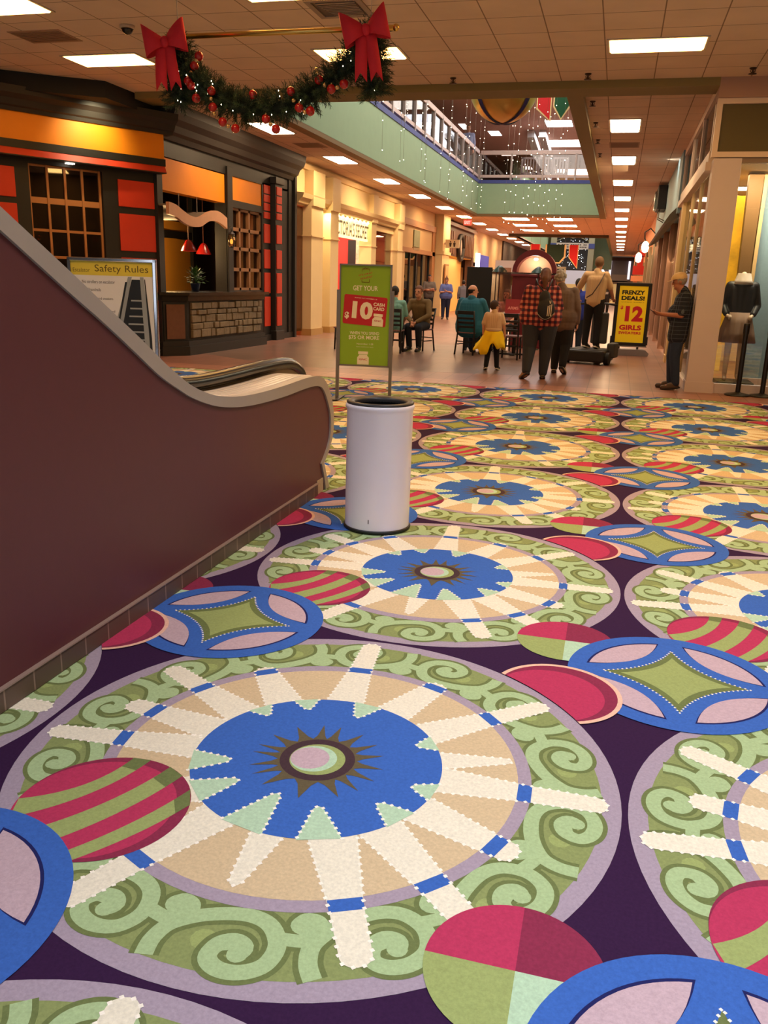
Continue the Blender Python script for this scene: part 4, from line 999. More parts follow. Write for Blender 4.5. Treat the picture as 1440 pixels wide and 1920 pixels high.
t = thing('black_post', 'thin black post between the cream stores', 'post', (XV+.03, 30.34, 0)); q = MB(); q.box(-.06, .06, -.05, .05, FZ, 3.95); q.build('shaft', blackP, t); q = MB(); q.box(-.09, .09, -.07, .07, FZ, .12); q.build('base', blackP, t)
cl = MB(); cl.box(XV-.3, XV+.35, 36.5, 38.0, 0, 4.15); cl.box(XV-.3, XV+.42, 36.45, 38.05, 2.55, 2.68); struct('column_left', cl, crm, 'cream column beside the restroom sign')
t = thing('restroom_sign', 'white restroom sign with two dark figures projecting from the column', 'sign', (XV+.36, 36.9, 3.0))
q = MB(); q.box(.02, .62, -.03, .03, -.17, .17); q.build('panel', mat('sign_ivory', (238, 220, 180), .5), t)
q = MB()
for x in (.24, .41):
    q.prism([(x+.03*math.cos(2*PI*k/12), .08+.03*math.sin(2*PI*k/12)) for k in range(12)], -.034, -.03, 'Y'); q.prism([(x-.055, .04), (x+.055, .04), (x+.03, -.12), (x-.03, -.12)], -.034, -.03, 'Y')
q.build('figures', mat('sign_ink', (60, 40, 26), .6), t)
q = MB(); q.box(-.02, .04, -.02, .02, -.04, .04); q.build('bracket', alu, t)
dk = thing('wooden_storefront', 'dark wooden shop front with a round crest high on it, left side', 'storefront', (0, 0, 0))
wdD = mat('dark_wood', (84, 52, 34), .55, noise=.2, nscale=5)
q = MB(); q.box(XV-.3, XV+.02, 38.2, 46.5, 2.62, 3.98); q.box(XV-.3, XV+.05, 38.1, 38.6, 0, 2.7); q.box(XV-.3, XV+.05, 45.9, 46.5, 0, 2.7); q.build('fascia', wdD, dk)
q = MB()
for y in [38.4+k*.45 for k in range(5)]+[43.6+k*.45 for k in range(6)]: q.box(XV+.02, XV+.10, y, y+.28, 2.7, 3.7, bev=.01)
q.box(XV+.0, XV+.2, 38.1, 46.5, 3.9, 4.05); q.build('moulding', mat('dark_wood_light', (116, 76, 50), .5), dk)
q = MB(); q.xf = Matrix.Translation((XV+.09, 42.2, 3.05)); q.tube([(0, .62*math.cos(2*PI*k/24), .55*math.sin(2*PI*k/24)) for k in range(25)], .11, n=8); q.build('crest_ring', blackP, dk)
q = MB(); q.xf = Matrix.Translation((XV+.09, 42.2, 3.05)); q.ell((0, 0, 0), (.05, .3, .42)); q.build('crest_shield', mat('crest_silver', (176, 160, 148), .4, .4), dk)
q = MB(); q.box(XV-.6, XV-.5, 38.6, 45.9, 0, 2.7); q.box(XV-.6, XV, 38.6, 45.9, 2.6, 2.7); q.build('back_wall', mat('cream_hall', (224, 186, 112), .7), dk)
area('hall_light', (XV-.2, 42, 2.58), (.4, 5), (1, .8, .5), 40)
t = thing('framed_poster', 'framed poster on the cream wall behind the walking shoppers', 'poster', (XV+.40, 37.2, 1.55), rad(90))
q = MB(); q.box(-.4, .4, -.04, 0, -.62, .62); q.build('frame', munM, t)
q = MB(); q.box(-.34, .34, -.05, -.04, -.56, .56); q.build('print', mat('poster_beige', (214, 176, 118), .5, noise=.2, nscale=7), t)
q = MB(); q.ell((0, -.05, -.05), (.2, .01, .22)); q.build('picture', mat('poster_dark', (70, 48, 34), .6), t)
fs_ = thing('lit_store', 'far cream shop front with a blue and white lit sign, left side', 'storefront', (0, 0, 0))
q = MB(); q.box(XV-.3, XV, 46.6, 58, 2.3, 4.15); q.box(XV-.3, XV, 46.6, 51, 0, 2.5); q.build('wall_panel', mat('lit_cream', (230, 196, 150), .7), fs_)
q = MB(); q.box(XV, XV+.12, 48.2, 51.6, 2.3, 2.95); q.build('sign_box', mat('sign_blue_glow', (70, 70, 150), .5, emit=.5, ecol=(90, 90, 190)), fs_)
q = MB(); q.box(XV, XV+.14, 47.4, 48.1, 2.25, 3.0); q.build('sign_edge', lightm('sign_white', (255, 250, 255), 3.0), fs_)
q = MB(); q.box(XV-2.6, XV-2.5, 51, 58, 0, 2.4); q.build('interior', mat('interior_bright', (236, 200, 140), .7), fs_)
fs2 = thing('dark_store', 'dark far shop front with glinting lights, left side', 'storefront', (0, 0, 0))
q = MB(); q.box(XV-.3, XV+.1, 58, 86, 2.2, 4.15, mat('far_shop_brown', (70, 54, 46), .7)); q.box(XV-2, XV-1.9, 58, 86, 0, 2.3, mat('interior_mixed', (180, 150, 110), .7, noise=.5, nscale=1.2)); q.build('fascia', None, fs2)  # even dark brown fascia, mottled tan back wall
rng = random.Random(9)
for k in range(10):
    y = 58+k*2.4; q = MB(); q.box(XV+.1, XV+.14, y, y+rng.uniform(.5, 1.6), 2.5, 2.5+rng.uniform(.2, .5)); q.build('lit_sign', lightm('sign_cool', (230, 230, 255), 2.0), fs2)
area('store_light', (XV-1, 66, 2.2), (1.5, 16), (1, .82, .6), 240)
t = thing('exit_sign', 'red lit exit sign hanging from the ceiling over the left shops', 'sign', (-6.26, 36.2, 3.82))
q = MB(); q.box(-.16, .16, -.03, .03, -.11, .11); q.build('housing', mat('exit_glow', (236, 90, 70), .5, emit=1.0, ecol=(255, 80, 60)), t)
q = MB(); text(q, 'EXIT', 0, 0, .25, .13, -.034, mat('exit_letters', (255, 200, 190), .5, emit=1.2, ecol=(255, 190, 180)), .03); q.build('lettering', None, t)
q = MB(); q.box(-.01, .01, -.01, .01, .11, .33); q.build('stem', alu, t)

# ================================================================== UPPER FLOOR RAILINGS
railW = mat('railing_white', (214, 190, 180), .5); postM = mat('railing_post', (176, 160, 152), .4, .3); rg = glassmat('railing_glass', (205, 196, 190), .3)
def railing(name, label, x0, y0, dx, dy, L, n):
    rz = math.atan2(dy, dx); t = thing(name, label, 'railing', (x0, y0, 5.5), rz)
    q = MB(); q.box(0, L, -.05, .05, .96, 1.12, bev=.012); q.build('top_rail', railW, t)
    q = MB(); q.box(0, L, -.04, .04, .10, .20); q.build('bottom_rail', railW, t)
    for k in range(n+1):
        x = L*k/n; q = MB(); q.box(x-.035, x+.035, -.07, .05, -.05, 1.0); q.build('post', postM, t)
    q = MB(); q.box(0, L, -.008, .004, .20, .96); q.build('glass_panel', rg, t)
    return t
railing('glass_railing', 'white railing with glass panels along the left upper floor edge', -6.02, 13.6, 0, 1, 22.95, 18)
railing('glass_railing', 'white railing with glass panels across the far upper floor edge', -5.95, 36.68, 1, 0, 5.1, 4)
# upper shops behind the left railing
us = thing('upper_store', 'dark upper floor shop windows behind the left railing', 'storefront', (0, 0, 0))
q = MB(); q.box(-9.6, -9.4, 13.6, 36, 5.5, 8.0); q.build('wall', mat('upper_shop_brown', (72, 52, 42), .8), us)
rng = random.Random(2); y = 15
uc = [mat('upper_dark', (40, 30, 28), .6), mat('upper_beige', (112, 92, 76), .7), mat('upper_red', (150, 40, 38), .7), mat('upper_white', (104, 96, 88), .6), mat('upper_grey', (66, 60, 58), .6)]
while y < 35:
    w_ = rng.uniform(.5, 1.5); q = MB(); q.box(-9.4, -9.34, y, y+w_, 5.6, rng.uniform(6.6, 7.2)); q.build('window_display', uc[rng.randrange(5)], us); y += w_+rng.uniform(.1, .5)
t = thing('slatted_bench', 'white slatted bench back behind the far upper railing', 'bench', (-4.45, 38.4, 5.5))
q = MB(); 
for x in (0, .62, 1.24, 1.88): q.box(x-.04, x+.04, -.03, .03, 0, 1.1)
q.build('upright', mat('bench_white', (236, 228, 226), .5), t)
q = MB(); q.box(0, 1.88, -.03, .03, 1.02, 1.1); q.box(0, 1.88, -.03, .03, .42, .5); q.box(0, 1.88, -.05, .5, .36, .42); q.build('seat', mat('bench_white', (236, 228, 226), .5), t)
q = MB()
for k in range(15): q.box(.08+k*.122, .14+k*.122, -.015, .015, .5, 1.02)
q.build('slat', mat('bench_white', (236, 228, 226), .5), t)
# sloping steel beams by the skylight
for k, (xa, xb) in enumerate(((-4.55, -4.35), (-4.05, -3.85))):
    t = thing('steel_beam', 'sloping silver beam under the skylight, %s of the pair' % ('left' if k == 0 else 'right'), 'beam', (0, 0, 0), 0, 'sloping skylight beams')
    q = MB(); q.prism([(40.5, 7.98), (40.5, 7.70), (52.0, 6.6), (52.0, 6.9)], xa, xb+.1, 'X'); q.build('web', mat('beam_silver', (196, 190, 184), .35, .6), t)
# gold ornament
t = thing('hanging_ornament', 'huge gold ball ornament with purple ribs hanging over the opening', 'ornament', (-2.82, 20.0, 5.53))
q = MB(); q.ell((0, 0, 0), (.74, .74, .72), None, 40, 24); q.build('ball', mat('ornament_gold', (212, 172, 92), .32, .8), t)
for a in (-130, -34, 50, 146):
    an = rad(a); q = MB(); P = []
    for k in range(15):
        e = -PI/2+PI*k/14*.56; P.append((.745*math.cos(e)*math.cos(an), .745*math.cos(e)*math.sin(an), .725*math.sin(e)))
    q.tube(P, [.02+.045*k/14 for k in range(15)], n=8); q.ell(P[-1], (.12, .12, .12)); q.build('rib', mat('ornament_purple', (48, 36, 84), .4), t)
q = MB(); q.tube([(0, 0, .7), (0, 0, 2.46)], .01, n=6); q.cyl((0, 0, .68), (0, 0, .8), .1, .08); q.build('hanger', gold, t)
# banners
bnr = mat('banner_red', (200, 26, 32), .8); bng = mat('banner_green', (12, 78, 44), .8); bndg = mat('banner_dark_green', (18, 44, 28), .8); bnt = mat('banner_trim', (226, 196, 140), .7)
def banner(lb, x0, x1, y, zt, zs, zb, shape, col, wire, grp):
    t = thing('fabric_banner', lb, 'banner', ((x0+x1)/2, y, zt), 0, grp); h = (x1-x0)/2; d = zs-zt; e = zb-zt
    if shape == 'point': P = [(-h, 0), (-h, d), (0, e), (h, d), (h, 0)]
    elif shape == 'notch': P = [(-h, 0), (-h, e), (0, d), (h, e), (h, 0)]
    elif shape == 'slant': P = [(-h, 0), (-h, d), (h, e), (h, 0)]
    else: P = [(-h, 0), (-h, d), (-h*.5, e), (h*.5, e), (h, d), (h, 0)]
    q = MB(); q.prism(P, -.012, .0, 'Y'); q.build('trim', bnt, t, fixn=True)
    c = (0, (0+e)/2); q = MB(); q.prism([(x*.84, min(z, -.0)*.93 if z < 0 else -.0) for x, z in P], -.018, -.012, 'Y'); q.build('cloth', col, t)
    q = MB()
    for sx in (-h*.9, h*.9): q.tube([(sx, -.01, 0), (sx, -.01, wire)], .006, n=4)
    q.build('wire', mat('banner_wire', (150, 130, 110), .6), t)
g1 = 'banners over the opening'
banner('red and gold swallowtail banner near the gold ornament', -2.62, -2.22, 25.0, 6.42, 6.0, 5.68, 'slant', bnr, 1.58, g1)
banner('green banner with gold edge right of the red one near the gold ornament', -2.18, -1.72, 25.0, 6.42, 6.05, 5.72, 'point', bng, 1.58, g1)
g2 = 'banners hanging below the far ceiling opening'
banner('red banner with gold edge above the kiosk dome', -4.98, -4.42, 49.65, 3.62, 2.9, 2.6, 'block', bnr, .39, g2)
banner('dark green banner with cut corners in the middle of the far banners', -4.15, -3.02, 49.65, 3.62, 2.95, 2.62, 'block', bndg, .39, g2)
banner('red slanted banner right of the dark green banner', -2.86, -2.34, 49.65, 3.62, 2.95, 2.35, 'slant', bnr, .39, g2)
# strings of lights
bulbM = lightm('string_bulb', (255, 240, 205), 22.0); wireM = mat('string_wire', (140, 128, 112), .6)
def lstring(x, y, z0, z1, lb, grp, seed, r=.008):
    rng = random.Random(seed); t = thing('light_string', lb, 'string lights', (x, y, z0), 0, grp)
    q = MB(); q.tube([(0, 0, 0), (0, 0, z1-z0)], .003, n=4); q.build('wire', wireM, t)
    q = MB(); z = 0.0
    while z < z1-z0:
        q.ell((rng.uniform(-.01, .01), 0, z), (r, r, r), None, 6, 4); z += rng.uniform(.28, .75)
    q.build('bulbs', bulbM, t)['kind'] = 'stuff'
rng = random.Random(21)
for k in range(16):
    lstring(-5.55+rng.uniform(-.15, .25), 20.4+k*1.0, 4.0+rng.uniform(0, .5), 8.0, 'string of tiny lights before the left green fascia, %s from the beam' % ordn[k], 'light strings along the left fascia', k)
for k in range(11):
    lstring(-4.35+k*.2, 33.0+rng.uniform(-.6, .6), 3.35+rng.uniform(-.1, .6), 8.0, 'string of tiny white lights before the far green fascia, %s from its left end' % ordn[k], 'light strings before the far fascia', 40+k, .012)
for k in range(7):
    lstring(-3.1+k*.22, 24.0, 5.35+rng.uniform(-.15, .4), 8.0, 'short string of white lights by the gold ornament, %s from it' % ordn[k], 'light strings by the gold ornament', 70+k, .008)
# far tower
tw_ = thing('clock_tower', 'pale tower with dark glass panes and tiny lights at the far end', 'tower', (-4.0, 74.0, 0))
q = MB(); 
q.box(-1.75, -1.28, -.3, .3, FZ, 7.9); q.build('pillar', mat('tower_grey', (170, 164, 140), .7), tw_)
q = MB(); q.box(1.28, 1.75, -.3, .3, FZ, 7.9); q.build('pillar', MATS['tower_grey'], tw_)
q = MB(); q.box(-1.28, 1.28, -.12, -.1, 2.75, 7.9); q.build('dark_pane', mat('tower_black', (20, 22, 30), .3), tw_)
q = MB(); q.box(-1.78, -1.3, -.34, -.3, 4.42, 4.8); q.build('blue_band', blu, tw_)
q = MB(); q.box(1.3, 1.78, -.34, -.3, 4.42, 4.8); q.build('blue_band', blu, tw_)
q = MB(); q.box(-1.28, 1.28, -.26, -.14, 4.36, 4.84); tsn = q.build('sign_board', mat('tower_sign', (206, 196, 190), .6), tw_)
q = MB(); rng = random.Random(8)
for rz_ in (4.70, 4.52):
    for k in range(16):
        if rng.random() < .8: q.box(-1.15+k*.145, -1.05+k*.145, -.27, -.26, rz_-.05, rz_+.04)
q.build('sign_text', mat('tower_ink', (60, 50, 50), .6), tsn)
q = MB()
for k in range(110): q.ell((rng.uniform(-1.2, 1.2), -.16, rng.uniform(2.8, 5.9)), (.018, .012, .018), None, 6, 4)
q.build('tower_lights', lightm('tower_light', (240, 244, 255), 7.0), tw_)['kind'] = 'stuff'
q = MB(); q.box(-1.3, 1.25, -.4, -.2, 1.60, 2.68); q.build('white_board', mat('tower_board', (206, 206, 222), .5, emit=.25, ecol=(206, 206, 222)), tw_)
q = MB(); q.tube([(-1.28, -.2, 5.0), (0, -.2, 5.5), (1.28, -.2, 5.0)], .03, n=5); q.tube([(-1.28, -.2, 5.55), (0, -.2, 5.2), (1.28, -.2, 5.55)], .03, n=5); q.build('brace', mat('tower_grey', (170, 164, 140)), tw_)
# far end shops
fe = thing('far_store', 'dark far store front with a big white letter sign', 'storefront', (0, 84, 0))
q = MB(); q.box(-6, 2.6, 0, .3, 3.85, 4.14, mat('far_maroon', (66, 34, 30), .6)); q.box(-3, 2.6, .1, .3, 2.0, 3.9, mat('far_grey', (84, 72, 76), .6)); q.box(-6, 2.6, .0, .3, 1.75, 2.05, mat('far_brown', (90, 60, 44), .6)); q.build('fascia', None, fe)
q = MB(); q.box(-6, 2.6, 1.8, 2.0, 0, 1.9); q.build('interior', mat('far_interior', (236, 190, 120), .6, emit=.5, ecol=(240, 190, 120)), fe)
q = MB(); text(q, 'K', -1.55, 3.05, .62, .95, -.05, lightm('far_letter', (245, 245, 255), 3.0), .03); q.build('sign_letter', None, fe)
for x in (-.95, .75):
    q = MB(); q.box(x-.1, x+.1, -.05, .1, 2.2, 3.8); q.build('lit_strip', lightm('far_strip', (230, 226, 235), 1.2), fe)
q = MB(); q.box(-.8, .7, .0, .1, 1.95, 2.6); q.build('lower_panel', mat('far_panel', (120, 100, 90), .6), fe)
q = MB(); q.box(1.2, 1.6, -.1, .2, .2, 3.8); q.build('blue_pier', mat('far_blue', (70, 72, 100), .6), fe)
area('far_light', (-2, 80, 4.0), (7, 3), (1, .8, .55), 260); area('far_opening_light', (-3.5, 64, 7.8), (4, 20), (1, .92, .82), 900)

# ================================================================== RIGHT SIDE
whcol = mat('column_white', (212, 198, 200), .5, noise=.02, nscale=3); frW = mat('frame_white', (226, 204, 186), .5); olp = mat('panel_olive', (92, 80, 34), .5, noise=.04, nscale=20)
sg = MATS['shop_glass']
col = MB(); col.box(1.07, 1.43, 13.0, 13.36, 0, 3.16, bev=.004); col.box(1.06, 1.45, 12.99, 13.38, 0, .16); struct('column_corner', col, whcol, 'white square column at the corner of the right shop')
hd = MB(); hd.box(1.03, 4.6, 12.95, 13.4, 3.9, 4.15); struct('wall_right_header', hd, mat('header_mauve', (176, 140, 122), .7))
cs = thing('corner_shop', 'corner shop with olive header panel and display window on the right', 'storefront', (0, 0, 0))
q = MB()
for b in ((1.03, 4.6, 3.83, 3.899), (1.03, 4.6, 3.171, 3.24), (1.03, 1.10, 3.24, 3.83), (2.6, 2.68, 3.24, 3.83)): q.box(b[0], b[1], 12.98, 13.08, b[2], b[3])
q.build('header_frame', frW, cs)
q = MB(); q.box(1.1, 4.6, 13.02, 13.05, 3.24, 3.83); q.build('olive_panel', olp, cs)
q = MB(); q.box(1.14, 4.6, 13.01, 13.2, 3.105, 3.17); q.build('soffit_rail', mat('rail_dark', (140, 120, 104), .6), cs)
q = MB(); q.box(1.43, 4.6, 13.10, 13.112, .14, 3.1); q.build('display_glass', sg, cs)
q = MB(); q.box(1.43, 4.6, 13.06, 13.2, FZ, .14); q.build('sill', whcol, cs)
# corridor face: clerestory header and glazing from Y 13.4 to 19.2
q = MB()
for b in ((4.03, 4.14), (3.16, 3.30)): q.box(1.03, 1.13, 13.36, 19.25, b[0], b[1])
for y in (13.42, 15.3, 17.2, 19.2): q.box(1.04, 1.12, y-.04, y+.04, 3.2, 4.1)
q.box(1.0, 1.1, 13.36, 19.25, 3.05, 3.16); q.build('header_frame', frW, cs)
q = MB(); q.box(1.075, 1.085, 13.4, 19.2, 3.3, 4.03); q.build('clerestory_glass', glassmat('clerestory_glass', (140, 128, 120), .5), cs)
q = MB(); q.box(1.105, 1.115, 13.4, 18.1, .12, 3.06); q.build('display_glass', sg, cs)
q = MB(); q.box(1.06, 1.16, 13.36, 18.2, FZ, .12); q.build('sill', frW, cs)
for y in (14.9, 16.5):
    q = MB(); q.box(1.08, 1.14, y-.03, y+.03, .12, 3.06); q.build('mullion', mat('mullion_cream', (216, 186, 140), .5), cs)
q = MB(); q.box(1.04, 1.24, 18.1, 18.5, 0, 3.16); q.box(1.02, 1.26, 18.08, 18.52, 0, .15); q.build('fluted_column', mat('fluted_cream', (222, 190, 132), .55), cs)
q = MB(); q.box(1.5, 4.6, 19.1, 19.2, 0, 4.1); q.box(4.5, 4.6, 13.2, 19.2, 0, 3.2); q.box(1.15, 4.6, 13.2, 19.2, 3.12, 3.16); q.build('interior', mat('shop_interior_cream', (232, 204, 158), .7), cs)
q = MB(); q.box(1.2, 4.6, 13.2, 19.1, FZ, .03); q.build('shop_floor', mat('shop_floor', (150, 110, 84), .4), cs)
q = MB(); q.box(1.95, 4.5, 14.26, 14.36, .12, 3.12); q.build('blue_wall', mat('speckled_blue', (132, 160, 172), .8, noise=.12, nscale=60), cs)
q = MB(); q.box(1.95, 4.5, 14.22, 14.26, .03, .14); q.build('skirting', frW, cs)
q = MB(); q.prism([(1.72, .95), (1.86, .95), (1.88, 3.1), (1.68, 3.1)], 14.06, 14.25, 'Y'); q.build('brown_fin', mat('fin_brown', (124, 90, 48), .5), cs)
q = MB(); q.box(1.89, 1.94, 14.08, 14.24, .14, 3.1); q.build('lit_edge', mat('fin_edge', (228, 190, 130), .5), cs)
q = MB(); q.box(1.35, 1.84, 14.7, 14.75, .6, 2.85); q.build('backdrop_poster', mat('poster_amber', (240, 180, 30), .6, noise=.5, nscale=2.5, emit=.35, ecol=(240, 170, 30)), cs)
area('shop_light', (2.0, 15.2, 3.08), (1.2, 3.0), (1, .84, .56), 130); area('window_light', (1.7, 13.5, 3.08), (.3, .3), (1, .88, .66), 45); area('window_light', (2.5, 13.7, 3.08), (.8, .4), (.95, .95, 1.0), 40)
for k, (y, x) in enumerate(((16.2, 1.75), (17.6, 1.75))):
    t = make_light(.5, .5, LW, 'square lamp inside the corner shop, %s one' % ('nearer' if k == 0 else 'farther'), (x, y, 3.12), 'lamps inside the corner shop')
t = thing('display_shelf', 'golden lit display shelf inside the corner shop', 'shelf', (1.7, 17.2, FZ))
q = MB(); q.box(-.2, .2, -.7, .7, .03, 2.4); q.build('case', mat('shelf_gold', (220, 180, 90), .5, noise=.35, nscale=3, emit=.25, ecol=(240, 200, 100)), t)
q = MB()
for z in (.6, 1.1, 1.6, 2.1): q.box(-.24, -.2, -.7, .7, z, z+.04)
q.build('shelf_edge', frW, t)
# mannequin
mq = thing('mannequin', 'headless mannequin in black jacket and beige skirt in the shop window', 'mannequin', (1.76, 13.80, .134))
# next shop: blue-grey fascia with awning
ns = thing('blue_storefront', 'shop front with blue-grey fascia and dark awning on the right', 'storefront', (0, 0, 0))
q = MB(); q.box(1.0, 1.3, 19.25, 31.5, 2.95, 4.149); q.build('fascia', mat('fascia_blue', (120, 152, 166), .6), ns)
q = MB(); q.prism([(1.06, 3.12), (1.0, 3.08), (.88, 2.95), (.78, 2.78), (.82, 2.76), (1.06, 2.90)], 19.6, 30.5, 'Y'); q.build('awning', mat('awning_dark', (96, 86, 70), .6), ns)
for y in (19.25, 22.4, 25.6, 28.8, 31.4):
    q = MB(); q.box(1.06, 1.24, y-.12, y+.12, 0, 3.0); q.build('pier', mat('pier_mauve', (170, 130, 108), .6), ns)
q = MB(); q.box(1.14, 1.15, 19.4, 31.4, .1, 2.95); q.build('display_glass', sg, ns)
q = MB(); q.box(3.6, 3.7, 19.3, 31.4, 0, 3.0); q.box(1.2, 3.7, 19.3, 31.4, 2.95, 3.0); q.build('interior', mat('ns_interior', (226, 180, 120), .7, noise=.4, nscale=1.5), ns)
area('shop_light', (2.4, 25, 2.9), (1.4, 9), (1, .8, .5), 190)
for k in range(3):
    t = thing('shop_lamp', 'bright globe lamp inside the right shop window, %s along' % ordn[k], 'lamp', (1.6, 20.6+2.6*k, 2.45), 0, 'globe lamps in the right shop')
    q = MB(); q.ell((0, 0, 0), (.09, .09, .1)); q.build('globe', lightm('globe_glow', (255, 232, 190), 14.0), t); q = MB(); q.tube([(0, 0, .09), (0, 0, .5)], .008, n=5); q.build('cord', blackP, t)
spot('fascia_wash', (.7, 20.6, 4.1), (1.06, 20.6, 3.95), (1, .9, .75), 12, 120, .8)
t = thing('wall_speaker', 'black box sign fixed to the blue-grey fascia on the right', 'sign box', (1.0, 25.4, 3.50))
q = MB(); q.box(-.24, 0, -.6, .6, -.02, .58, bev=.02); q.build('box', blackP, t); q = MB(); q.tube([(-.16, -.3, -.02), (-.16, -.3, -.22), (0, -.3, -.3)], .015, n=6); q.tube([(-.16, .3, -.02), (-.16, .3, -.22), (0, .3, -.3)], .015, n=6); q.build('bracket', alu, t)
q = MB(); q.prism([(-.24, -.5), (-.24, .5), (-.3, .3), (-.3, -.3)], .0, .44, 'Z'); q.build('front', mat('box_gloss', (40, 36, 34), .2), t)
rs = thing('red_storefront', 'far right shop front with a red sign and hanging lamps', 'storefront', (0, 0, 0))
q = MB(); q.box(1.1, 1.4, 31.5, 84, 2.7, 4.15); q.build('fascia', mat('red_store_tan', (206, 136, 84), .7), rs)
for y in (31.7, 36, 41, 47, 54, 62, 72):
    q = MB(); q.box(1.0, 1.3, y-.2, y+.2, 0, 3.0); q.build('pier', mat('pier_grey', (150, 134, 108), .6), rs)
q = MB(); q.box(3.2, 3.3, 31.5, 84, 0, 2.8); q.build('interior', mat('rs_interior', (230, 170, 100), .7, noise=.5, nscale=1, emit=.3, ecol=(255, 180, 100)), rs)
redS = mat('sign_red', (176, 26, 18), .5)
q = MB(); q.box(.55, 1.1, 43.0, 43.3, 2.05, 2.45); q.box(.72, .98, 43.0, 43.3, 2.45, 2.9); q.prism([(.5, 2.85), (1.1, 2.85), (1.1, 3.3), (.95, 3.25)], 43.0, 43.3, 'Y'); q.build('red_sign', redS, rs)
q = MB(); q.box(.5, 1.1, 42.9, 43.4, 1.75, 2.0); q.box(.62, .8, 43.0, 43.2, 0, 1.8); q.build('sign_base', mat('sign_peach', (220, 150, 110), .6), rs)
for k, (y, x, z) in enumerate(((31, .72, 2.75), (35.5, .62, 2.55))):
    t = thing('hanging_lamp', 'glowing wall lamp on a curled iron bracket, %s one' % ('nearer' if k == 0 else 'farther'), 'lamp', (x, y, z), 0, 'lamps on the far right shops')
    q = MB(); q.tube([(.34, 0, .05), (.30, 0, .45), (.12, 0, .62), (-.06, 0, .5), (-.04, 0, .3), (0, 0, .2)], .022, n=6); q.build('bracket', mat('iron_black', (44, 34, 28), .5), t)
    q = MB(); q.lathe([(0, -.16), (.09, -.12), (.12, .02), (.10, .14), (.05, .2), (0, .21)], n=14); q.build('globe', lightm('wall_lamp_glow', (255, 228, 180), 16.0), t)
# stanchions
rng = random.Random(0); st0 = None
for x, y, lb in ((1.775, 12.93, 'black queue post with round base by the shop window'), (2.10, 12.95, 'black queue post at the right edge of the picture')):
    if st0 is None:
        st0 = thing('queue_post', lb, 'stanchion', (x, y, FZ), 0, 'black queue posts')
        q = MB(); q.lathe([(0, 0), (.175, 0), (.178, .012), (.16, .022), (.05, .04), (.035, .05), (0, .05)], n=36); q.build('base', mat('post_base', (30, 26, 24), .4), st0)
        q = MB(); q.cyl((0, 0, .045), (0, 0, .99), .034, .034, n=20); q.build('pole', mat('post_black', (18, 16, 15), .35), st0)
        q = MB(); q.cyl((0, 0, .86), (0, 0, .98), .042, .042, n=20); q.cyl((0, 0, .98), (0, 0, 1.0), .042, .036, n=20); q.build('belt_head', mat('post_black', (18, 16, 15), .35), st0)
    else: dup(st0, (x, y, FZ), 0, lb)
# frenzy deals sign
t = thing('deals_sign', 'yellow frenzy deals poster in a black frame on a grey rolling base', 'sign', (.32, 19.69, FZ), rad(6))
q = MB(); q.prism([(-.40, .0), (.40, .0), (.42, .06), (.34, .13), (-.34, .13), (-.42, .06)], -.27, .27, 'Y'); q.build('base', mat('sign_base_grey', (126, 120, 124), .45), t)
for x in (-.2, .2):
    q = MB(); q.box(x-.02, x+.02, -.02, .02, .12, .24); q.build('post', blackP, t)
q = MB(); 
for a in ((-.375, -.30, .20, 1.53), (.30, .375, .20, 1.53), (-.375, .375, 1.47, 1.53), (-.375, .375, .20, .27)): q.box(a[0], a[1], -.03, .03, a[2], a[3], bev=.006)
q.box(-.40, -.33, -.035, .035, .22, .40); q.box(.33, .40, -.035, .035, .22, .40); q.build('frame', mat('frame_black', (18, 16, 16), .4), t)
q = MB(); q.box(-.39, .39, -.03, .03, .175, .2); q.box(-.34, .36, -.03, .03, 1.53, 1.545); q.build('edge_strip', alu, t)
q = MB(); q.box(-.30, .30, -.012, .012, .27, 1.47); ps = q.build('poster', mat('poster_bright_yellow', (246, 206, 20), .5, emit=.12, ecol=(246, 206, 20)), t)
q = MB(); ik = mat('ink_black', (20, 18, 16), .6); pk = mat('ink_red', (214, 22, 46), .5)
text(q, 'FRENZY', .0, 1.335, .48, .09, -.0135, ik, .05); text(q, 'DEALS!', .0, 1.215, .49, .09, -.0135, ik, .05); text(q, 'NOVEMBER 24 - NOVEMBER 26', 0, 1.128, .48, .016, -.0135, ik)
text(q, '12', .055, .885, .38, .33, -.0135, pk, .055); text(q, '$', -.215, 1.01, .06, .085, -.0135, pk, .04); text(q, 'GIRLS', .0, .59, .47, .11, -.0135, pk, .05); text(q, 'SWEATERS', .0, .475, .48, .06, -.0135, pk, .04)
q.build('lettering', None, ps)

# ================================================================== PEOPLE
def V3(p): return Vector(p)
def capsule(bm, p0, p1, r0, r1, n=12):
    p0, p1 = V3(p0), V3(p1)
    for p, r in ((p0, r0), (p1, r1)):
        d = bmesh.ops.create_uvsphere(bm, u_segments=n, v_segments=8, radius=r)
        for v in d['verts']: v.co += p
    L = (p1-p0).length
    if L > 1e-5:
        d = bmesh.ops.create_cone(bm, cap_ends=True, segments=n, radius1=r0, radius2=r1, depth=L)
        M = Matrix.Translation((p0+p1)/2) @ (p1-p0).to_track_quat('Z', 'Y').to_matrix().to_4x4()
        for v in d['verts']: v.co = M @ v.co
def ellb(bm, c, r, rot=None, n=16):
    d = bmesh.ops.create_uvsphere(bm, u_segments=n, v_segments=10, radius=1)
    for v in d['verts']:
        x = Vector((v.co.x*r[0], v.co.y*r[1], v.co.z*r[2])); v.co = (rot @ x if rot is not None else x)+V3(c)
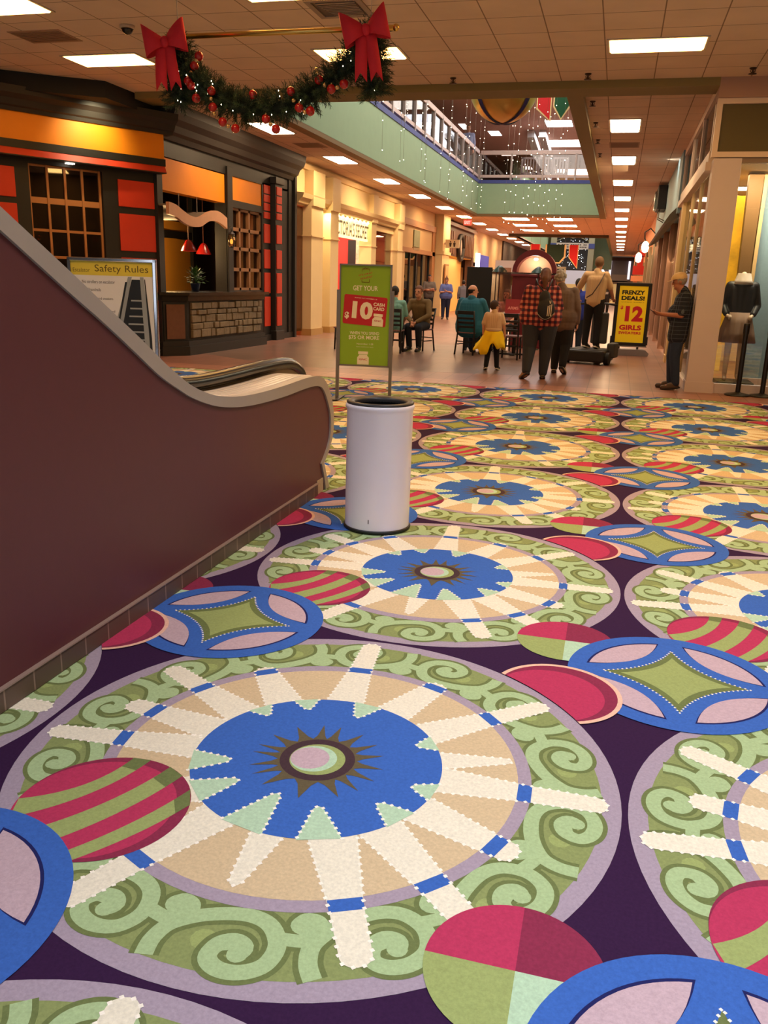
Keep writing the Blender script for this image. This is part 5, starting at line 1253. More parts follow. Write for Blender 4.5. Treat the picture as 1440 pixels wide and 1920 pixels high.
def fuse(bm, name, mt, parent, voxel=.01, it=6, kill=None):
    me = bpy.data.meshes.new('tmp'); bm.to_mesh(me); bm.free()
    o = bpy.data.objects.new('tmp', me); COL.objects.link(o)
    md = o.modifiers.new('r', 'REMESH'); md.mode = 'VOXEL'; md.voxel_size = voxel
    ms = o.modifiers.new('s', 'SMOOTH'); ms.factor = .5; ms.iterations = it
    new = bpy.data.meshes.new_from_object(o.evaluated_get(DG()))
    bpy.data.objects.remove(o); bpy.data.meshes.remove(me)
    if kill is not None:
        b2 = bmesh.new(); b2.from_mesh(new); bmesh.ops.delete(b2, geom=[v for v in b2.verts if kill(v.co)], context='VERTS'); b2.to_mesh(new); b2.free()
    new.polygons.foreach_set('use_smooth', [True]*len(new.polygons)); new.materials.clear(); new.materials.append(mt); new.name = name
    r = bpy.data.objects.new(name, new); COL.objects.link(r)
    if parent is not None: r.parent = parent
    return r
SKIN = mat('skin_fair', (206, 146, 116), .55, noise=.04, nscale=20); SKIN2 = mat('skin_tan', (178, 116, 88), .55, noise=.04, nscale=20)
eyeM = mat('eye_dark', (30, 22, 20), .3); lipM = mat('lip', (150, 78, 66), .5)
STAND = dict(P=(0, 0, .96), C=(0, 0, 1.38), N=(0, .0, 1.47), H=(0, .025, 1.625),
  hpL=(-.09, 0, .93), hpR=(.09, 0, .93), knL=(-.10, .02, .50), knR=(.10, .02, .50), anL=(-.10, -.02, .085), anR=(.10, -.02, .085), toL=(-.12, .14, .03), toR=(.12, .14, .03),
  shL=(-.18, 0, 1.41), shR=(.18, 0, 1.41), elL=(-.235, -.03, 1.13), elR=(.235, -.03, 1.13), wrL=(-.24, .05, .89), wrR=(.24, .05, .89), hdL=(0, .15, -1), hdR=(0, .15, -1), pnL=(1, 0, 0), pnR=(-1, 0, 0))
SIT = dict(P=(0, -.02, .55), C=(0, .0, .98), N=(0, .01, 1.07), H=(0, .04, 1.225), hpL=(-.09, 0, .52), hpR=(.09, 0, .52), knL=(-.12, .42, .50), knR=(.12, .42, .50), anL=(-.12, .40, .085), anR=(.12, .40, .085), toL=(-.13, .56, .03), toR=(.13, .56, .03),
  shL=(-.18, 0, 1.01), shR=(.18, 0, 1.01), elL=(-.24, .05, .74), elR=(.24, .05, .74), wrL=(-.16, .28, .62), wrR=(.16, .28, .62), hdL=(.2, 1, -.2), hdR=(-.2, 1, -.2), pnL=(0, 0, -1), pnR=(0, 0, -1))
def person(label, loc, rz, h, base=STAND, J=None, skin=SKIN, top=None, sleeve='long', bottom=None, shoe=None, hair=None, style='short', girth=0.0, hips=0.0, belly=0.0, yaw=0.0, nod=0.0, vox=.010, hs=1.0, sole=None, long_top=0.0, zscale=None):
    j = dict(base); j.update(J or {}); j = {a: V3(b) for a, b in j.items()}
    t = thing('person', label, 'person', loc, rz); k = h/1.75; t.scale = (k, k, k)
    lat = (j['shR']-j['shL']).normalized(); upd = (j['C']-j['P']).normalized(); fr = upd.cross(lat).normalized()
    Rh = Matrix.Rotation(yaw, 3, 'Z') @ Matrix.Rotation(-nod, 3, 'X')
    def HP(x, y, z): return j['H']+Rh @ Vector((x, y, z))*hs
    def torso(bm, g, z0=.0):
        for s in (-1, -.5, 0, .5, 1):
            capsule(bm, j['P']+lat*s*(.075+hips*.4)+upd*(.02+z0), j['C']+lat*s*.095-upd*.06, .098+g+girth, .10+g+girth*.7)
        capsule(bm, j['shL']+lat*.015-upd*.01, j['shR']-lat*.015-upd*.01, .068+g, .068+g)
        if belly: ellb(bm, j['P']+(j['C']-j['P'])*.38+fr*.05, (.15+belly*.5+g, .10+belly+g, .17+g))
        if hips and g > 0: capsule(bm, j['P']-lat*(.09+hips*.42)+upd*.03, j['P']+lat*(.09+hips*.42)+upd*.03, .15+hips*.5+g, .15+hips*.5+g)
        if hips: capsule(bm, j['P']-lat*(.07+hips*.3)-fr*.01, j['P']+lat*(.07+hips*.3)-fr*.01, .12+hips*.5+g, .12+hips*.5+g)
    def limb(bm, a, b, c, r0, r1, r2, g): capsule(bm, a, b, r0+g, r1+g); capsule(bm, b, c, r1+g, r2+g)
    # body
    bm = bmesh.new(); torso(bm, -.012); capsule(bm, j['C']+upd*.02, j['H']-Vector((0, 0, .06)), .056+girth*.3, .052+girth*.3)
    ellb(bm, HP(0, -.005, .02), (.077*hs, .098*hs, .105*hs), Rh); ellb(bm, HP(0, .02, -.055), (.058*hs, .072*hs, .065*hs), Rh); ellb(bm, HP(0, .07, -.085), (.026*hs, .022*hs, .022*hs), Rh)
    capsule(bm, HP(0, .088, .02), HP(0, .106, -.018), .010, .015); ellb(bm, HP(-.075, -.005, -.005), (.012*hs, .022*hs, .032*hs), Rh); ellb(bm, HP(.075, -.005, -.005), (.012*hs, .022*hs, .032*hs), Rh)
    capsule(bm, HP(-.035, .078, .03), HP(.035, .078, .03), .014, .014)
    for sd, sg in (('L', -1), ('R', 1)):
        limb(bm, j['hp'+sd], j['kn'+sd], j['an'+sd], .082, .054, .040, 0); capsule(bm, j['an'+sd], j['to'+sd], .038, .034)
        limb(bm, j['sh'+sd], j['el'+sd], j['wr'+sd], .050+girth*.2, .040, .028, 0)
        w_ = j['wr'+sd]; d = j['hd'+sd].normalized(); n = j['pn'+sd]; n = (n-d*n.dot(d)).normalized(); sidev = d.cross(n)
        for q in (-1, -.33, .33, 1): capsule(bm, w_+d*.015+sidev*.016*q, w_+d*.085+sidev*.027*q, .016, .014)
        thumb = sidev if (sidev.dot(fr if abs(sidev.dot(fr)) > .3 else -lat*sg) > 0) else -sidev
        for q, L in ((-1, .056), (-.33, .072), (.33, .076), (1, .066)):
            b0 = w_+d*.088+sidev*.029*q; d1 = (d*math.cos(.4)+n*math.sin(.4)); d2 = (d*math.cos(1.0)+n*math.sin(1.0)); b1 = b0+d1*L*.55; capsule(bm, b0, b1, .0098, .009, 8); capsule(bm, b1, b1+d2*L*.5, .009, .008, 8)
        b0 = w_+d*.03+thumb*.028; b1 = b0+(d*.55+thumb*.7+n*.35).normalized()*.036; capsule(bm, b0, b1, .013, .011, 8); capsule(bm, b1, b1+(d*.85+thumb*.25+n*.4).normalized()*.032, .011, .009, 8)
    fuse(bm, 'body', skin, t, vox*.9, 4)
    for sx in (-1, 1):
        q = MB(); e = HP(sx*.031, .090, .012); q.ell(e, (.012, .008, .007), None, 8, 6); q.build('eye', eyeM, t)
    q = MB(); q.ell(HP(0, .090, -.050), (.023, .008, .006), None, 8, 6); q.build('mouth', lipM, t)
    # trousers
    bm = bmesh.new()
    for s in (-1, 0, 1): capsule(bm, j['P']+lat*s*(.07+hips*.45)-upd*.01, j['P']+lat*s*(.07+hips*.4)+upd*.05, .108+hips*.4+girth*.7, .102+girth*.7)
    for sd in 'LR': limb(bm, j['hp'+sd], j['kn'+sd], j['an'+sd]+(j['kn'+sd]-j['an'+sd])*.06, .106+hips*.5+girth*.2, .080+hips*.3, .062+hips*.1, .0)
    fuse(bm, 'trousers', bottom, t, vox, 3)
    # top
    bm = bmesh.new(); torso(bm, .010, -.05-long_top); capsule(bm, j['C']+upd*.03, j['N']+upd*.01, .078+girth*.3, .066+girth*.3)
    for sd in 'LR':
        e = j['wr'+sd] if sleeve == 'long' else j['el'+sd]
        if sleeve == 'long': limb(bm, j['sh'+sd], j['el'+sd], j['wr'+sd]+(j['el'+sd]-j['wr'+sd])*.06, .068+girth*.3, .056, .042, 0)
        else: capsule(bm, j['sh'+sd], j['sh'+sd]+(j['el'+sd]-j['sh'+sd])*.82, .070+girth*.3, .064+girth*.2)
    fuse(bm, 'shirt', top, t, vox, 5)
    # shoes
    for sd in 'LR':
        bm = bmesh.new(); a, b = j['an'+sd], j['to'+sd]; f = (b-a); f.z = 0; fl = f.length or 1; f = f/fl
        dn = Vector((0, 0, -1))
        heel = a+(a-b).normalized()*.02; 
        capsule(bm, a+Vector((0, 0, -.028)), b+(b-a).normalized()*.03, .046, .038); capsule(bm, heel+Vector((0, 0, -.035)), a+Vector((0, 0, -.0)), .040, .046); capsule(bm, a, a+(b-a)*.6+Vector((0, 0, .01)), .045, .040)
        fuse(bm, 'shoe', shoe, t, vox*.9, 4)
        if sole is not None:
            q = MB(); d = (b-a).normalized(); u = Vector((0, 0, 1)) if abs(d.z) < .5 else Vector((0, 0, 1)); sdv = d.cross(u).normalized(); dnv = sdv.cross(d).normalized()
            if dnv.z > 0: dnv = -dnv
            c0, c1 = heel+dnv*.052+Vector((0, 0, .0)), b+d*.045+dnv*.026
            P = [c0-d*.035+sdv*.03, c0+sdv*.042, c0*.4+c1*.6+sdv*.048, c1+sdv*.03, c1+d*.018, c1-sdv*.03, c0*.4+c1*.6-sdv*.048, c0-sdv*.042, c0-d*.035-sdv*.03]
            n = len(P); q.add([p+dnv*.012 for p in P]+[p-dnv*.010 for p in P], [tuple(range(n)), tuple(range(2*n-1, n-1, -1))]+[(i, n+i, n+(i+1) % n, (i+1) % n) for i in range(n)]); q.build('sole', sole, t)
    # hair
    if hair is not None:
        bm = bmesh.new(); ellb(bm, HP(0, -.012, .032), (.087*hs, .106*hs, .108*hs), Rh)
        if style == 'ponytail': capsule(bm, HP(0, -.09, .04), HP(0, -.135, -.06), .048, .06); capsule(bm, HP(0, -.135, -.06), HP(0, -.125, -.20), .06, .025); ellb(bm, HP(0, -.03, -.03), (.085, .085, .08), Rh)
        if style == 'long': ellb(bm, HP(0, -.04, -.06), (.092, .08, .14), Rh)
        if style == 'curly':
            rg_ = random.Random(6)
            for q in range(60):
                a = rg_.uniform(0, 2*PI); e = rg_.uniform(-.5, 1.5); ellb(bm, HP(.088*math.cos(a)*math.cos(e), -.012+.104*math.sin(a)*math.cos(e), .032+.105*math.sin(e)), (.026, .026, .024), None, 8)
        inv = Rh.inverted()
        def kill(co):
            l = (inv @ (Vector(co)-j['H']))/hs
            if style in ('ponytail', 'long') and l.y < .03: return False
            if l.y > .035 and l.z < .065-.3*max(0, .06-l.y): return True
            if style == 'bald': return l.z > .045 or l.z < -.055 or l.y > .02
            return l.z < -.065 or (abs(l.x) > .05 and l.z < -.02 and l.y > -.01)
        fuse(bm, 'hair', hair, t, .0085, 2 if style == 'curly' else 4, kill)
    return t, j, HP, fr, lat, upd
dnavy = mat('cloth_black', (22, 20, 24), .9); jean = mat('cloth_jeans', (34, 44, 62), .9, noise=.15, nscale=60); jean2 = mat('cloth_dark_jeans', (28, 32, 44), .9, noise=.1, nscale=60)
legg = mat('cloth_leggings', (44, 48, 58), .85); tanS = mat('shoe_tan', (168, 128, 88), .7); blkS = mat('shoe_black', (24, 22, 24), .6); brnS = mat('shoe_brown', (74, 54, 42), .6); solW = mat('sole_white', (222, 210, 196), .6); solD = mat('sole_dark', (34, 28, 26), .7)
hBr = mat('hair_brown', (104, 64, 44), .7, noise=.25, nscale=60); hDk = mat('hair_dark', (30, 22, 18), .7, noise=.25, nscale=60); hGr = mat('hair_grey', (158, 146, 130), .8, noise=.3, nscale=50); hSand = mat('hair_sandy', (124, 92, 66), .8, noise=.2, nscale=60); hBl = mat('hair_blonde', (196, 160, 110), .7)
# man leaning by the column with a phone
man, mj, HPm, *_ = person('older man in cream cap and navy checked shirt with phone, standing by white column', (.88, 13.22, FZ), rad(90), 1.67, J=dict(C=(0, -.05, 1.385), N=(0, -.02, 1.47), H=(0, .05, 1.61), P=(0, -.02, .96), shL=(-.19, -.05, 1.40), shR=(.19, -.05, 1.40), elL=(-.24, -.02, 1.12), elR=(.23, -.02, 1.12), wrL=(-.10, .25, 1.13), wrR=(.06, .27, 1.12), hdL=(.35, 1, .15), hdR=(-.3, 1, .15), pnL=(.6, 0, 1), pnR=(-.6, 0, 1), hpL=(-.09, -.02, .93), hpR=(.09, -.02, .93), knL=(-.10, .0, .50), knR=(.11, .03, .50), anL=(-.10, -.06, .085), anR=(.12, .0, .085), toL=(-.12, .10, .04), toR=(.14, .16, .04)),
    skin=SKIN2, top=linesmat('shirt_navy_check', (24, 30, 46), (84, 92, 104), .06, .006), sleeve='short', bottom=mat('cloth_blue_jeans', (36, 50, 78), .9, noise=.15, nscale=50), shoe=brnS, sole=solD, hair=hGr, belly=.05, girth=.035, nod=rad(14), long_top=.13)
q = MB(); capM = mat('cap_cream', (222, 190, 140), .8)
inv = None
bm = bmesh.new(); ellb(bm, HPm(0, -.005, .055), (.096, .118, .085), Matrix.Rotation(-rad(14), 3, 'X')); fuse(bm, 'cap', capM, man, .009, 3, lambda c: c.z < HPm(0, 0, .035).z+(c.y-mj['H'].y)*-.15)
q = MB(); b0 = [HPm(x, y, z) for x, y, z in ((-.08, .075, .05), (-.07, .13, .038), (0, .175, .03), (.07, .13, .038), (.08, .075, .05))]; q.add(b0+[p+Vector((0, 0, .008)) for p in b0], [(0, 1, 2, 3, 4), (9, 8, 7, 6, 5)]+[(i, 5+i, 5+(i+1) % 5, (i+1) % 5) for i in range(5)]); q.build('cap_brim', capM, man)
t = thing('smartphone', 'dark smartphone held in the hands of the man in the cream cap', 'phone', (.88-.375*.95, 13.22-.02, 1.11), rad(90))
q = MB(); q.xf = Matrix.Rotation(rad(28), 4, 'X'); q.box(-.036, .036, -.07, .07, -.004, .004, bev=.003); q.build('case', blkS, t); q = MB(); q.xf = Matrix.Rotation(rad(28), 4, 'X'); q.box(-.032, .032, -.064, .064, .0041, .005); q.build('screen', mat('phone_screen', (60, 70, 84), .2), t)
# child with yellow cloth round the waist
kid, kj, HPk, *_ = person('child in cream t-shirt with a yellow shirt tied round the waist, walking away', (-1.97, 14.5, FZ), rad(6), 1.16, J=dict(H=(0, .03, 1.585), knL=(-.10, .0, .50), anL=(-.13, -.06, .10), toL=(-.16, .10, .04), anR=(.14, .10, .085), toR=(.19, .26, .04), knR=(.11, .08, .5), elL=(-.25, -.04, 1.14), wrL=(-.25, .0, .92), elR=(.26, -.03, 1.14), wrR=(.30, .02, .9), shL=(-.17, 0, 1.38), shR=(.17, 0, 1.38)), top=mat('tee_cream', (214, 178, 140), .9), sleeve='short', bottom=dnavy, shoe=blkS, sole=solW, hair=mat('hair_kid', (62, 42, 34), .8, noise=.2, nscale=60), girth=.04, yaw=rad(-50), long_top=.05, hs=1.22)
for v in kid.children:
    if v.name.startswith(('hair', 'eye', 'mouth')): pass
q = MB(); vs = []; N = 48; rng = random.Random(12)
for lv in range(5):
    for k in range(N):
        a = 2*PI*k/N; r = .20+.026*lv+.018*math.sin(5*a+lv)*(lv/2); zj = (.05*math.sin(4*a+1)+.06*math.sin(7*a))*(lv/4)
        zz = 1.02-.105*lv+zj-(.10*(lv/4) if math.cos(a-rad(215)) > .7 else 0); vs.append((r*math.cos(a)*1.05+(-.13*(lv/4)**2 if math.cos(a-rad(200)) > .75 else 0), r*math.sin(a)*.85, zz))
fs = [(l*N+k, l*N+(k+1) % N, (l+1)*N+(k+1) % N, (l+1)*N+k) for l in range(4) for k in range(N)]
q.add(vs, fs, None, True); o = q.build('tied_shirt', mat('cloth_yellow', (255, 214, 20), .85), kid, fixn=False); md = o.modifiers.new('s', 'SOLIDIFY'); md.thickness = .008; o['label'] = 'yellow shirt knotted round the waist'
q = MB(); q.lathe([(.20, .99), (.215, 1.01), (.21, 1.06), (.19, 1.07)], n=32); q.build('waistband', mat('tee_cream', (214, 178, 140)), kid)
# woman in plaid shirt
wom, wj, HPw, wf_, wl_, wu_ = person('woman in red plaid shirt and dark leggings with a black backpack, walking away', (-1.12, 13.52, FZ), rad(4), 1.70, J=dict(H=(.03, .06, 1.60), C=(0, 0, 1.37), shL=(-.205, .0, 1.39), shR=(.205, 0, 1.39), elL=(-.295, .02, 1.13), elR=(.295, .03, 1.13), wrL=(-.17, .22, 1.10), wrR=(.17, .24, 1.10), hdL=(1, .4, 0), hdR=(-1, .4, 0), pnL=(0, -1, 0), pnR=(0, -1, 0), hpL=(-.13, 0, .92), hpR=(.13, 0, .92), knL=(-.14, -.02, .50), anL=(-.16, -.18, .13), toL=(-.23, -.05, .04), knR=(.12, .06, .50), anR=(.10, .04, .085), toR=(.10, .20, .035)),
    top=plaidmat('shirt_plaid', (124, 44, 50), (42, 26, 44), (208, 124, 104), .085), bottom=legg, shoe=tanS, sole=solD, hair=hBr, style='ponytail', girth=.05, hips=.10, nod=rad(12), long_top=.02)
bp = thing('drawstring_backpack', 'black drawstring backpack with three white stripes on the plaid woman', 'backpack', (-1.075, 13.52, FZ), rad(4)); kk = 1.70/1.75
bm = bmesh.new(); ellb(bm, (.03, -.255, 1.08), (.135, .055, .17)); ellb(bm, (.0, -.24, 1.22), (.09, .045, .14)); fuse(bm, 'bag', mat('bag_black', (22, 20, 24), .55), bp, .010, 4)
q = MB()
for sx in (-1, 1): q.tube([(.0+sx*.03, -.245, 1.34), (sx*.09-.03, -.20, 1.44), (sx*.12-.03, -.02, 1.515), (sx*.13-.03, .14, 1.40)], .010, n=6)
q.build('strap', blkS, bp)
q = MB()
for k in range(3): q.prism([(.045+.026*k, .98), (.058+.026*k, .98), (.064+.026*k, 1.13+.012*k), (.051+.026*k, 1.13+.012*k)], -.318, -.312, 'Y')
q.build('stripes', solW, bp)
q = MB()
for a in (-35, 0, 35): q.prism([(.085+.03*math.sin(rad(a)), 1.18+.04*math.cos(rad(a))), (.078, 1.16), (.092, 1.16)], -.308, -.302, 'Y')
q.build('logo', solW, bp)
q = MB(); q.tube([(-.11+.27*u, -.300-.014*math.sin(PI*u), 1.03-.10*math.sin(PI*u)) for u in [k/12 for k in range(13)]], .005, n=5); q.build('piping', mat('piping_grey', (150, 146, 142), .6), bp)
# grey haired person
person('grey-haired person in taupe patterned sweater and black trousers, walking beside the plaid woman', (-.86, 14.6, FZ), rad(-4), 1.66, J=dict(H=(-.09, .04, 1.62), N=(-.05, 0, 1.48), C=(-.01, 0, 1.38), elR=(.27, -.04, 1.12), wrR=(.27, .03, .88), elL=(-.25, .0, 1.14), wrL=(-.2, .12, .95), knR=(.10, .0, .50), anR=(.10, -.20, .15), toR=(.13, -.08, .05), knL=(-.06, .06, .5), anL=(-.07, .03, .085), toL=(-.09, .19, .035)),
    top=mat('sweater_taupe', (112, 92, 80), .95, noise=.25, nscale=7), bottom=dnavy, shoe=mat('shoe_cream', (188, 168, 140), .7), sole=solD, hair=hGr, style='curly', girth=.045, hips=.04, belly=.03, long_top=.07)
# scooter and rider
sc_ = thing('standing_scooter', 'black three-wheeled standing scooter under the man in the cream polo', 'scooter', (-.42, 16.95, FZ), rad(-14))
q = MB(); q.box(-.38, .36, -.36, .42, .05, .27, bev=.035); q.build('platform', mat('scooter_black', (24, 22, 22), .45), sc_)
q = MB(); q.box(-.34, .32, -.30, .36, .27, .282); q.build('deck_mat', mat('scooter_grey', (70, 68, 66), .7), sc_)
for x, y in ((-.40, -.14), (.38, -.14), (.0, .58)):
    q = MB(); q.cyl((x-.045, y, .12), (x+.045, y, .12), .118, .118, n=24); q.build('wheel', mat('tyre_black', (18, 17, 17), .8), sc_)
q = MB(); q.box(.30, .46, .05, .36, .12, .40, bev=.03); q.build('battery_box', mat('scooter_grey', (70, 68, 66)), sc_)
q = MB(); q.tube([(0, .52, .15), (0, .52, .5), (0, .44, 1.12)], .035, n=10); q.build('steering_column', mat('scooter_black', (24, 22, 22)), sc_)
q = MB(); q.tube([(-.36, .32, 1.10), (-.15, .42, 1.12), (.15, .42, 1.12), (.36, .32, 1.10)], .018, n=8); q.build('handlebar', mat('scooter_black', (24, 22, 22)), sc_)
q = MB(); q.box(-.16, .16, .50, .60, .35, .95, bev=.03); q.build('front_shield', mat('scooter_grey', (70, 68, 66)), sc_)
rid, rj, HPr, *_ = person('man in cream polo shirt riding the black standing scooter, seen from behind', (-.42, 16.92, FZ+.283), rad(-10), 1.69, J=dict(H=(.02, .05, 1.62), C=(.02, .0, 1.38), shL=(-.19, 0, 1.41), elL=(-.36, .10, 1.13), wrL=(-.40, .32, .93), hdL=(.0, 1, -.15), pnL=(0, -.2, -1), elR=(.28, .08, 1.14), wrR=(.30, .30, .96), hdR=(0, 1, -.1), pnR=(0, 0, -1), anL=(-.12, .0, .085), toL=(-.08, .16, .035), knL=(-.11, .03, .5)),
    top=mat('polo_cream', (212, 176, 132), .85), sleeve='short', bottom=dnavy, shoe=blkS, sole=solW, hair=hSand, girth=.005, belly=.02, long_top=.03)
q = MB(); q.tube([(.17, -.10, 1.44), (.10, -.165, 1.25), (-.02, -.17, 1.05), (-.13, -.15, .98)], .012, n=6); q.build('shoulder_strap', brnS, rid)
# person in blue shirt beyond
person('person in royal blue shirt and jeans standing beyond the scooter', (-.80, 18.55, FZ), rad(20), 1.58, top=mat('shirt_royal', (38, 62, 176), .85), sleeve='short', bottom=jean, shoe=blkS, hair=hDk, girth=.04, vox=.012, J=dict(elL=(-.26, .05, 1.13), wrL=(-.2, .25, 1.05)))
# far woman in hoodie
fw, fj, HPf, *_ = person('blonde woman in black hoodie walking towards the camera far down the mall', (-.58, 46.6, FZ), rad(180), 1.66, J=dict(elR=(.25, .1, 1.16), wrR=(.10, .16, 1.46), hdR=(-.3, .1, 1), pnR=(-1, 0, 0), anL=(-.09, -.12, .12), toL=(-.1, .03, .06)), top=mat('hoodie_black', (26, 24, 28), .9), bottom=dnavy, shoe=blkS, hair=hBl, style='long', vox=.014)
q = MB(); q.box(-.09, .09, .150, .156, 1.14, 1.26); q.build('print', mat('hoodie_print', (150, 146, 150), .8), fw)
# far left walkers
person('man in grey t-shirt with folded arms by the dark glass doors', (-7.22, 33.7, FZ), rad(200), 1.68, J=dict(elL=(-.25, .08, 1.14), wrL=(.05, .22, 1.14), hdL=(1, 0, .2), elR=(.25, .08, 1.14), wrR=(-.05, .24, 1.18), hdR=(-1, 0, .2), pnL=(0, -1, 0), pnR=(0, -1, 0)), skin=SKIN2, top=mat('tee_grey', (104, 92, 86), .9), sleeve='short', bottom=dnavy, shoe=blkS, hair=hDk, girth=.04, belly=.04, vox=.013)
person('person in blue t-shirt looking at their hands, walking by the cream column', (-6.55, 33.8, FZ), rad(190), 1.60, J=dict(elL=(-.25, .08, 1.14), wrL=(-.02, .28, 1.18), hdL=(.5, .5, .3), elR=(.25, .08, 1.14), wrR=(.06, .26, 1.14), hdR=(-.5, .6, .2), pnL=(0, 0, 1), pnR=(0, 0, 1), anR=(.1, .12, .085), toR=(.12, .28, .04)), top=mat('tee_blue', (92, 104, 168), .9), sleeve='short', bottom=mat('cloth_navy', (28, 32, 58), .9), shoe=blkS, hair=hBr, girth=.03, hips=.04, vox=.013, nod=rad(20))
person('person in grey sweater walking away beside the black display back', (-6.25, 36.0, FZ), rad(10), 1.52, J=dict(anL=(-.1, -.15, .13), toL=(-.11, -.02, .06)), top=mat('sweater_grey', (120, 116, 124), .9), bottom=dnavy, shoe=solW, hair=hDk, vox=.013)
# upper floor man
person('man in pale blue shirt standing behind the upper floor railing', (-6.24, 35.2, 5.5), rad(170), 1.85, top=mat('shirt_pale_blue', (150, 160, 200), .85), bottom=jean2, shoe=blkS, hair=hSand, vox=.013, J=dict(elR=(.24, .05, 1.14), wrR=(.15, .25, 1.1)), yaw=rad(40))
# seated people
chM = mat('chair_black', (24, 20, 20), .4); seatM = mat('chair_seat', (122, 88, 92), .4)
ch0 = None
def chair(x, y, rz, lb):
    global ch0
    if ch0 is not None: return dup(ch0, (x, y, FZ), rz, lb)
    t = thing('cafe_chair', lb, 'chair', (x, y, FZ), rz, 'black ladder-back cafe chairs'); ch0 = t
    q = MB(); q.box(-.20, .20, -.19, .21, .43, .46, bev=.012); q.build('seat', seatM, t)
    for sx in (-1, 1):
        q = MB(); q.tube([(sx*.18, .18, 0), (sx*.175, .17, .44)], .018, n=8); q.build('leg', chM, t)
        q = MB(); q.tube([(sx*.20, -.25, 0), (sx*.18, -.18, .44), (sx*.18, -.20, .62), (sx*.185, -.27, .88)], .018, n=8); q.build('rear_leg', chM, t)
    for z in (.56, .645, .73, .83):
        q = MB(); y = -.195-.07*max(0, (z-.62))/.26; q.box(-.18, .18, y-.012, y+.008, z-.022, z+(.022 if z < .8 else .05), bev=.005); q.build('back_slat', chM, t)
    q = MB(); q.box(-.17, .17, .165, .18, .22, .24); q.box(-.18, -.165, -.18, .17, .20, .22); q.box(.165, .18, -.18, .17, .20, .22); q.box(-.18, .18, -.21, -.195, .26, .28); q.build('stretcher', chM, t)
    return t
chair(-1.96, 16.98, rad(-4), 'empty black chair between the child and the plaid woman')
chair(-2.88, 17.56, rad(-12), 'black chair under the bald man in teal')
chair(-3.98, 17.92, rad(160), 'black chair under the man in the olive shirt')
chair(-4.36, 17.06, rad(4), 'black chair under the person in pale teal, back towards the camera')
chair(-5.42, 17.25, rad(80), 'black chair half hidden behind the left post of the green sign')
person('bald heavy man in teal shirt sitting with his back turned at the cafe table', (-2.87, 17.58, FZ), rad(-14), 1.80, base=SIT, top=mat('shirt_teal', (24, 92, 112), .85), sleeve='short', bottom=jean, shoe=blkS, hair=hDk, style='bald', girth=.09, belly=.08, hips=.06, yaw=rad(-50), J=dict(elL=(-.30, .06, .76), elR=(.30, .1, .78), wrL=(-.2, .36, .72), wrR=(.14, .38, .78), C=(0, .03, .99), shL=(-.21, .03, 1.01), shR=(.21, .03, 1.01)))
person('man in olive shirt sitting forward with clasped hands, facing the camera', (-3.96, 17.90, FZ), rad(168), 1.76, base=SIT, top=mat('shirt_olive', (112, 90, 56), .9, noise=.12, nscale=14), bottom=jean2, shoe=blkS, sole=mat('sole_grey', (120, 116, 70), .7), hair=hBr, J=dict(C=(0, .12, .97), N=(0, .15, 1.06), H=(0, .21, 1.20), shL=(-.19, .12, 1.0), shR=(.19, .12, 1.0), elL=(-.27, .24, .74), elR=(.27, .24, .74), wrL=(-.05, .40, .60), wrR=(.05, .40, .60), hdL=(.35, .6, -.7), hdR=(-.35, .6, -.7), pnL=(1, 0, .2), pnR=(-1, 0, .2), anL=(-.10, .32, .085), anR=(.10, .36, .085), toL=(-.12, .47, .035), toR=(.12, .51, .035)))
person('dark-haired person in pale teal shirt sitting with back to the camera by the green sign', (-4.36, 17.08, FZ), rad(6), 1.70, base=SIT, top=mat('shirt_pale_teal', (116, 168, 160), .85), sleeve='short', bottom=jean2, shoe=blkS, hair=hDk, yaw=rad(-20), girth=.01)
# cafe table, kiosk and its things
t = thing('cafe_table', 'white-topped cafe table on a black pedestal by the kiosk', 'table', (-2.0, 18.05, FZ))
q = MB(); q.box(-.42, .42, -.4, .4, .80, .84, bev=.01); q.build('tabletop', mat('table_white', (230, 214, 204), .3), t)
q = MB(); q.cyl((0, 0, .03), (0, 0, .80), .04, .04); q.build('pedestal', chM, t)
q = MB(); q.box(-.3, .3, -.05, .05, 0, .035, bev=.01); q.box(-.05, .05, -.3, .3, 0, .035, bev=.01); q.build('base', chM, t)
t = thing('menu_card', 'red folded card sign standing on the white cafe table', 'sign', (-2.06, 17.98, .846+FZ-.006))
q = MB(); q.prism([(-.07, 0), (.07, 0), (.0, .29)], -.16, .16, 'X'); q.build('card', mat('card_red', (140, 26, 34), .5), t)
q = MB(); q.xf = Matrix.Rotation(rad(-13), 4, 'X'); text(q, 'ARMS', 0, .10, .22, .06, -.072, mat('card_text', (216, 130, 120), .5), .02); q.build('lettering', None, t)
dm0 = None
t = thing('display_board', 'tall black display board behind the man in teal', 'display board', (-2.92, 18.75, FZ), rad(6))
q = MB(); q.box(-.27, .27, -.03, .03, .05, 1.76, bev=.008); q.build('panel', mat('display_black', (12, 12, 14), .6), t)
for x in (-.22, .22):
    q = MB(); q.box(x-.03, x+.03, -.2, .2, 0, .05); q.build('foot', chM, t)
t = thing('acrylic_screen', 'clear acrylic screen standing beside the black display board', 'screen', (-2.36, 18.6, FZ))
q = MB(); q.box(-.13, .13, -.01, .01, .04, 1.76); q.build('sheet', glassmat('acrylic', (236, 210, 190), .5), t); q = MB(); q.box(-.15, .15, -.12, .12, 0, .04); q.build('foot', alu, t)
kio = thing('kiosk_cart', 'maroon kiosk with a rounded arch top and a lit cream niche', 'kiosk', (-1.95, 20.5, FZ), rad(2))
km = mat('kiosk_maroon', (112, 24, 32), .5)
q = MB(); q.box(-.44, .52, -.3, .4, 0, 1.62, bev=.015); q.build('cabinet', km, kio)
